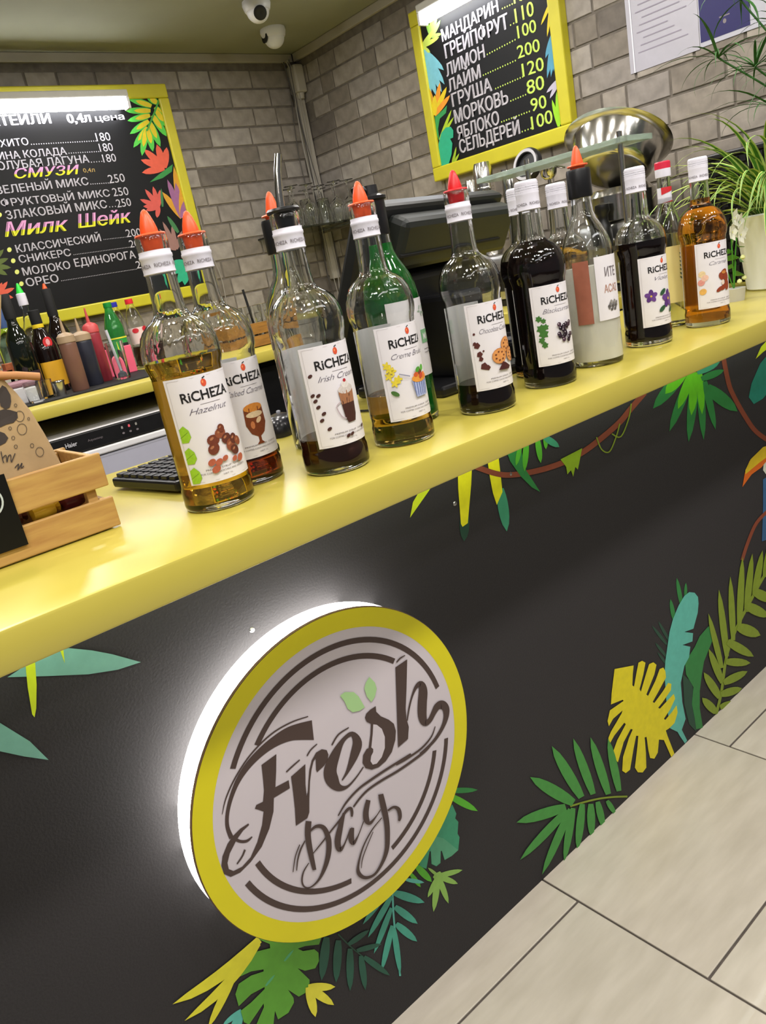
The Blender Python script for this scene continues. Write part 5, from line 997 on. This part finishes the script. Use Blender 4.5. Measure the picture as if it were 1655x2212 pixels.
# ------------------------------------------------------------------ right side counter with machines
sc_ = thing('side_counter', (WR, 1.8, 0), 'yellow side counter along the right wall carrying the juice machines', 'counter')
MB().box(-.55, -.004, -.49, .45, BZ-.055, BZ-.02, bev=.003).build('worktop', YEL, sc_); MB().box(-.52, -.02, -.47, .44, 0, BZ-.055).build('cabinet_body', BLKM, sc_)
for i in range(2): MB().box(-.535, -.52, -.46+i*.45, -.02+i*.45, .08, BZ-.08, bev=.003).build('cabinet_door', BLK, sc_)
SZ = BZ-.02
# glass shelf on posts
gs = thing('glass_shelf', (1.985, 1.45, 1.388), 'narrow glass shelf on steel posts in front of the steel basin', 'shelf')
MB().box(-.075, .055, -.22, .30, 0, .014, bev=.001).build('glass_plate', mat('frosted green glass', (.62, .74, .66), .25, trans=.75), gs)
for x_, y_ in ((-.05, -.19), (-.05, .12), (.03, .28)): MB().tube([(x_, y_, (SZ if y_ > -.1 else TOPZ)-1.388), (x_, y_, .03)], .0075, n=14).build('post', CHROME, gs, smooth=50)
bn = thing('steel_basin', (2.165, 1.445, 1.318), 'large shiny steel basin with wide rim tilted on top of the juice machine', 'basin')
MB().lathe([(.0003, 0), (.085, 0), (.104, .006), (.112, .018), (.132, .090), (.154, .094), (.158, .097), (.154, .0995), (.130, .096), (.110, .020), (.085, .004), (.0003, .003)], n=64, M=Matrix.Translation((.0, .0, .022)) @ Vector((.504-.28*-.54, .324-.28*.84-.0, 1)).to_track_quat('Z', 'Y').to_matrix().to_4x4()).build('bowl', CHROME, bn, smooth=40)
ju = thing('juice_machine', (2.19, 1.44, SZ), 'steel juice machine with dark tap standing under the steel basin', 'machine')
MB().box(-.10, .12, -.12, .12, 0.02, .20, bev=.02).build('body', STEELD, ju, smooth=40)
MB().lathe([(.09, .20), (.10, .205), (.10, .275), (.08, .295), (0, .295)], n=36).build('lid', CHROME, ju, smooth=40)
MB().box(-.085, .105, -.11, .11, 0, .02, bev=.004).build('base', BLK, ju)
MB().lathe([(0, 0), (.022, 0), (.024, .03), (.020, .06), (.014, .075), (.016, .09), (.022, .10), (.02, .118), (0, .124)], n=22, c=(-.13, -.02, .135)).build('tap_knob', BLK, ju, smooth=40)
MB().tube(smooth_pts([(-.09, -.02, .15), (-.13, -.02, .145), (-.142, -.02, .11)], 4), .011, n=12).build('tap_spout', CHROME, ju, smooth=50)
MB().box(-.104, -.098, -.09, .07, .03, .12, bev=.002).build('front_plate', CHROME, ju)
cm = thing('coffee_machine', (2.2, 1.84, SZ), 'low steel coffee machine partly hidden behind the till monitor', 'machine')
MB().box(-.14, .17, -.11, .22, .02, .17, bev=.015).build('body', STEELD, cm, smooth=40); MB().box(-.13, .15, -.10, .21, 0, .02).build('base', BLK, cm); MB().box(-.15, -.135, -.06, .16, .05, .12, bev=.004).build('front_panel', BLK, cm)
for (px, py, h, r_, l_) in ((1040, 352, .115, .036, 'tall shiny steel shaker on the coffee machine below the juice menu'), (1098, 368, .10, .027, 'steel shaker right of the tall shiny shaker'), (1003, 394, .065, .026, 'short steel cup left of the tall shiny shaker')):
    X_ = 2.2; p_ = onX(X_)(px, py); t = thing('steel_shaker', (X_, max(1.76, min(2.04, p_.y)), SZ+.1705), l_, 'shaker', 'steel shakers'); h = p_.z-SZ-.1705
    MB().lathe([(.0003, 0), (r_*.8, 0), (r_, .01), (r_, h*.8), (r_*.92, h*.93), (r_*.75, h), (.0003, h)], n=32).build('body', CHROME, t, smooth=50); MB().lathe([(r_+.0008, h*.7), (r_+.0018, h*.72), (r_+.0008, h*.74), (r_-.002, h*.72)], n=32, closed=True).build('collar', CHROME, t, smooth=50)
p_ = onX(2.10)(1172, 348)
kn = thing('black_disc', (2.10, 1.70, p_.z), 'black round disc with grey ring standing upright beside the steel basin', 'disc')
M_ = Matrix.Rotation(R(-75), 4, 'Y') @ Matrix.Rotation(0, 4, 'Z')
MB().lathe([(.0, -.012), (.046, -.012), (.052, -.006), (.052, .006), (.049, .012), (.047, .014), (.036, .013), (.034, .004), (0, .003)], n=40, M=M_).build('disc_body', BLK, kn, smooth=40)
MB().lathe([(.038, .0135), (.0465, .0145), (.0465, .016), (.038, .0155)], n=40, M=M_, closed=True).build('grey_ring', mat('grey ring', s(170, 168, 172), .3), kn, smooth=40)
MB().tube([(0, 0, -.05), (0, 0, SZ+.171-p_.z)], .008, n=12).build('stem', STEELD, kn)
p_ = onX(1.88)(1185, 372)
sp = thing('measuring_scoop', (1.88, p_.y, p_.z-.02), 'small shiny steel scoop in front of the black ringed disc', 'scoop')
MB().lathe([(.0003, 0), (.012, .002), (.021, .012), (.024, .028), (.0225, .028), (.019, .012), (.011, .004), (.0003, .003)], n=28).build('bowl', CHROME, sp, smooth=50)
MB().tube([(.02, .0, .025), (.06, .02, .035), (.10, .02, .03)], .0035, n=10).build('handle', CHROME, sp, smooth=50); MB().tube([(0, 0, 0), (0, 0, SZ-p_.z+.02)], .005, n=10).build('stand', CHROME, sp)
# black woven basket by the wall
bk_ = thing('woven_basket', (2.345, 1.10, TOPZ), 'black woven basket against the brick wall behind the bottles', 'basket')
MB().box(-.045, .048, -.155, .15, 0, .355, bev=.01).build('body', BLKM, bk_)
kn_ = MB()
for i in range(13):
    for j in range(15): kn_.box(-.052, -.044, -.150+i*.0228+(j % 2)*.010, -.136+i*.0228+(j % 2)*.010, .01+j*.0225, .026+j*.0225, bev=0)
for i in range(4):
    for j in range(15): kn_.box(-.040+i*.0215, -.026+i*.0215, .149, .157, .01+j*.0225, .026+j*.0225)
kn_.build('weave', BLK, bk_, kind='stuff')
MB().box(-.053, .052, -.160, .158, .345, .362, bev=.005).build('rim', BLK, bk_)
# ------------------------------------------------------------------ plants
PX, PY_ = 2.115, .945
pt = thing('potted_spider_plant', (PX, PY_, TOPZ), 'striped spider plant in a tall white pot on the right end of the bar', 'plant')
potm = mat('white glazed pot', s(228, 230, 226), .4, noise=.05, scale=8, bump=.1)
MB().lathe([(.0003, 0), (.078, 0), (.083, .004), (.103, .178), (.106, .182), (.103, .186), (.098, .182), (.096, .150), (.0003, .150)], n=48).build('pot', potm, pt, smooth=40)
MB().lathe([(.0003, .156), (.0965, .152), (.094, .148)], n=24).build('soil', mat('soil', s(50, 38, 28), .95, noise=.4, scale=90, bump=.6), pt)
lgn = mat('leaf green', s(74, 130, 42), .45, noise=.25, scale=30); lcr = mat('leaf cream edge', s(186, 204, 110), .45, noise=.1, scale=30); dkl = mat('sedge green', s(48, 96, 36), .5, noise=.25, scale=30)
rl_ = random.Random(21)
def leafmesh(L_, w_, droop, rise, stripe=True, n=12):
    mb = MB(); rows = []; pos_ = Vector((0, 0, 0)); a = rise
    for i in range(n+1):
        t_ = i/n; ww = w_*(.55+.45*math.sin(PI*min(1, t_*1.3)))*(1-t_**3)+.0003; rows.append((pos_.copy(), ww, a)); a -= droop/n*(.4+1.2*t_); pos_ += Vector((math.cos(a), 0, math.sin(a)))*L_/n
    vs = []
    for p_, ww, a_ in rows:
        up_ = Vector((-math.sin(a_), 0, math.cos(a_)))
        for f_, lift in ((-1, .25), (-.55, .05), (.55, .05), (1, .25)): vs.append(p_+Vector((0, ww*f_, 0))+up_*ww*lift)
    for i in range(n):
        for k in range(3): mb.add([vs[i*4+k], vs[i*4+k+1], vs[(i+1)*4+k+1], vs[(i+1)*4+k]], [(0, 1, 2, 3)], (lgn if k == 1 else lcr) if stripe else dkl)
    o = mb.build('leaf', lgn, None, smooth=70); me = o.data; bpy.data.objects.remove(o)
    return me
lm = [leafmesh(.36, .0075, 2.2, 1.3), leafmesh(.40, .008, 2.5, 1.2), leafmesh(.30, .0075, 2.6, 1.0), leafmesh(.38, .0075, 1.5, 1.25), leafmesh(.33, .008, 2.9, 1.35)]
for i in range(120):
    az = rl_.random()*2*PI if i % 3 else R(140+rl_.random()*110); r_ = .045*rl_.random()**.5
    o = link('leaf', lm[i % 5], pt, loc=(r_*math.cos(az), r_*math.sin(az), .152)); o.rotation_euler = (rl_.uniform(-.2, .2), rl_.uniform(-.35, .25), az); k_ = rl_.uniform(.8, 1.15)*(.55 if math.cos(az) > .1 else 1); o.scale = (k_, k_, k_)
# umbrella sedge
sd = thing('potted_umbrella_sedge', (2.30, .785, TOPZ), 'tall umbrella sedge with thin radiating leaves behind the spider plant', 'plant')
MB().lathe([(.0003, 0), (.065, 0), (.082, .11), (.085, .113), (.08, .115), (.076, .10), (.0003, .10)], n=32).build('pot', mat('grey pot', s(120, 118, 110), .6), sd, smooth=40)
MB().lathe([(.0003, .103), (.075, .100)], n=20).build('soil', MATS['soil'], sd)
sm_ = [leafmesh(.16, .0040, 1.3, .5, False, 8), leafmesh(.19, .0046, 1.0, .7, False, 8), leafmesh(.14, .0036, 1.8, .2, False, 8)]
hubs = [onX(2.05)(1552, 125), onX(2.1)(1632, 145), onX(2.12)(1600, 0), onX(2.15)(1700, 60), onX(2.05)(1668, 230), onX(2.18)(1640, -80), onX(1.98)(1690, 160)]
for hi, hb in enumerate(hubs):
    hp = hb - Vector((2.30, .785, TOPZ)); b0 = Vector((.03*math.cos(hi), .03*math.sin(hi), .1)); mid = (b0+hp)/2 + Vector((hp.x*.0+.02, -.01, .05))
    MB().tube(smooth_pts([b0, mid, hp], 8), .0024, n=7).build('stem', dkl, sd, smooth=60)
    for k in range(15):
        az = 2*PI*k/15+rl_.random()*.3; o = link('leaf', sm_[(k+hi) % 3], sd, loc=hp); o.rotation_euler = (0, rl_.uniform(-.5, .5), az); q_ = rl_.uniform(.7, 1.05)*(.75 if math.cos(az) > .4 else 1); o.scale = (q_, q_, q_)
# little artificial flowers
fp = onZ(TOPZ)(1598, 655)
fl_ = thing('flower_sprig', (1.885, .955, TOPZ), 'small artificial plant with white flowers and round green leaves beside the white pot', 'plant')
MB().lathe([(.0003, 0), (.022, 0), (.026, .03), (.0003, .03)], n=20).build('holder', GREYW, fl_, smooth=40)
gl_ = mat('round leaf green', s(70, 140, 40), .45, noise=.15); wf = mat('white petal', s(236, 236, 220), .5)
for k, (x_, y_, z_) in enumerate([(.0, 0, .16), (-.02, -.01, .12), (.015, .0, .09), (-.01, .01, .075), (.02, -.01, .185)]):
    MB().tube(smooth_pts([(0, 0, .028), (x_*.4, y_*.4, z_*.6), (x_, y_, z_)], 4), .0016, n=6).build('stem', gl_, fl_)
for x_, y_, z_, a in [(.012, -.012, .125, .5), (-.012, -.01, .115, 2.4), (.016, -.01, .088, .2), (-.014, -.01, .080, 2.8), (.0, -.018, .10, 1.6), (.008, -.02, .060, 1.)]:
    MB().add([(0, 0, 0), (.013, -.012, .005), (.028, -.011, .004), (.036, 0, -.001), (.028, .011, .004), (.013, .012, .005)], [(0, 1, 2, 3), (0, 3, 4, 5)], gl_).build('leaf', gl_, fl_, loc=(x_, y_, z_)).rotation_euler = (.6, .1, a)
for x_, y_, z_ in [(.0, -.005, .165), (.018, -.01, .178), (-.016, -.008, .160), (.010, -.015, .150), (-.004, -.01, .190), (.026, -.012, .158)]:
    mb = MB()
    for k in range(5):
        a = k*2*PI/5; d_ = Vector((math.cos(a), -.3, math.sin(a))); s_ = Vector((-math.sin(a), 0, math.cos(a)))
        mb.add([Vector((0, 0, 0)), d_*.013+s_*.009, d_*.022, d_*.013-s_*.009], [(0, 1, 2, 3)], wf)
    mb.add([(-.002, -.004, -.002), (.002, -.004, -.002), (.002, -.004, .002), (-.002, -.004, .002)], [(0, 1, 2, 3)], chalky); mb.build('flower', wf, fl_, loc=(x_, y_, z_))
for x_, z_ in ((.022, .098), (.024, .05), (.0, .045)): MB().lathe([(0, -.006), (.006, -.002), (.005, .003), (0, .006)], n=10).build('bud', mat('pale bud', s(220, 222, 150), .5), fl_, loc=(x_, -.014, z_), smooth=60) if False else MB().lathe([(0, -.006), (.006, -.002), (.005, .003), (0, .006)], mat('pale bud', s(220, 222, 150), .5), n=10).build('bud', None, fl_, smooth=60, loc=(x_, -.014, z_))
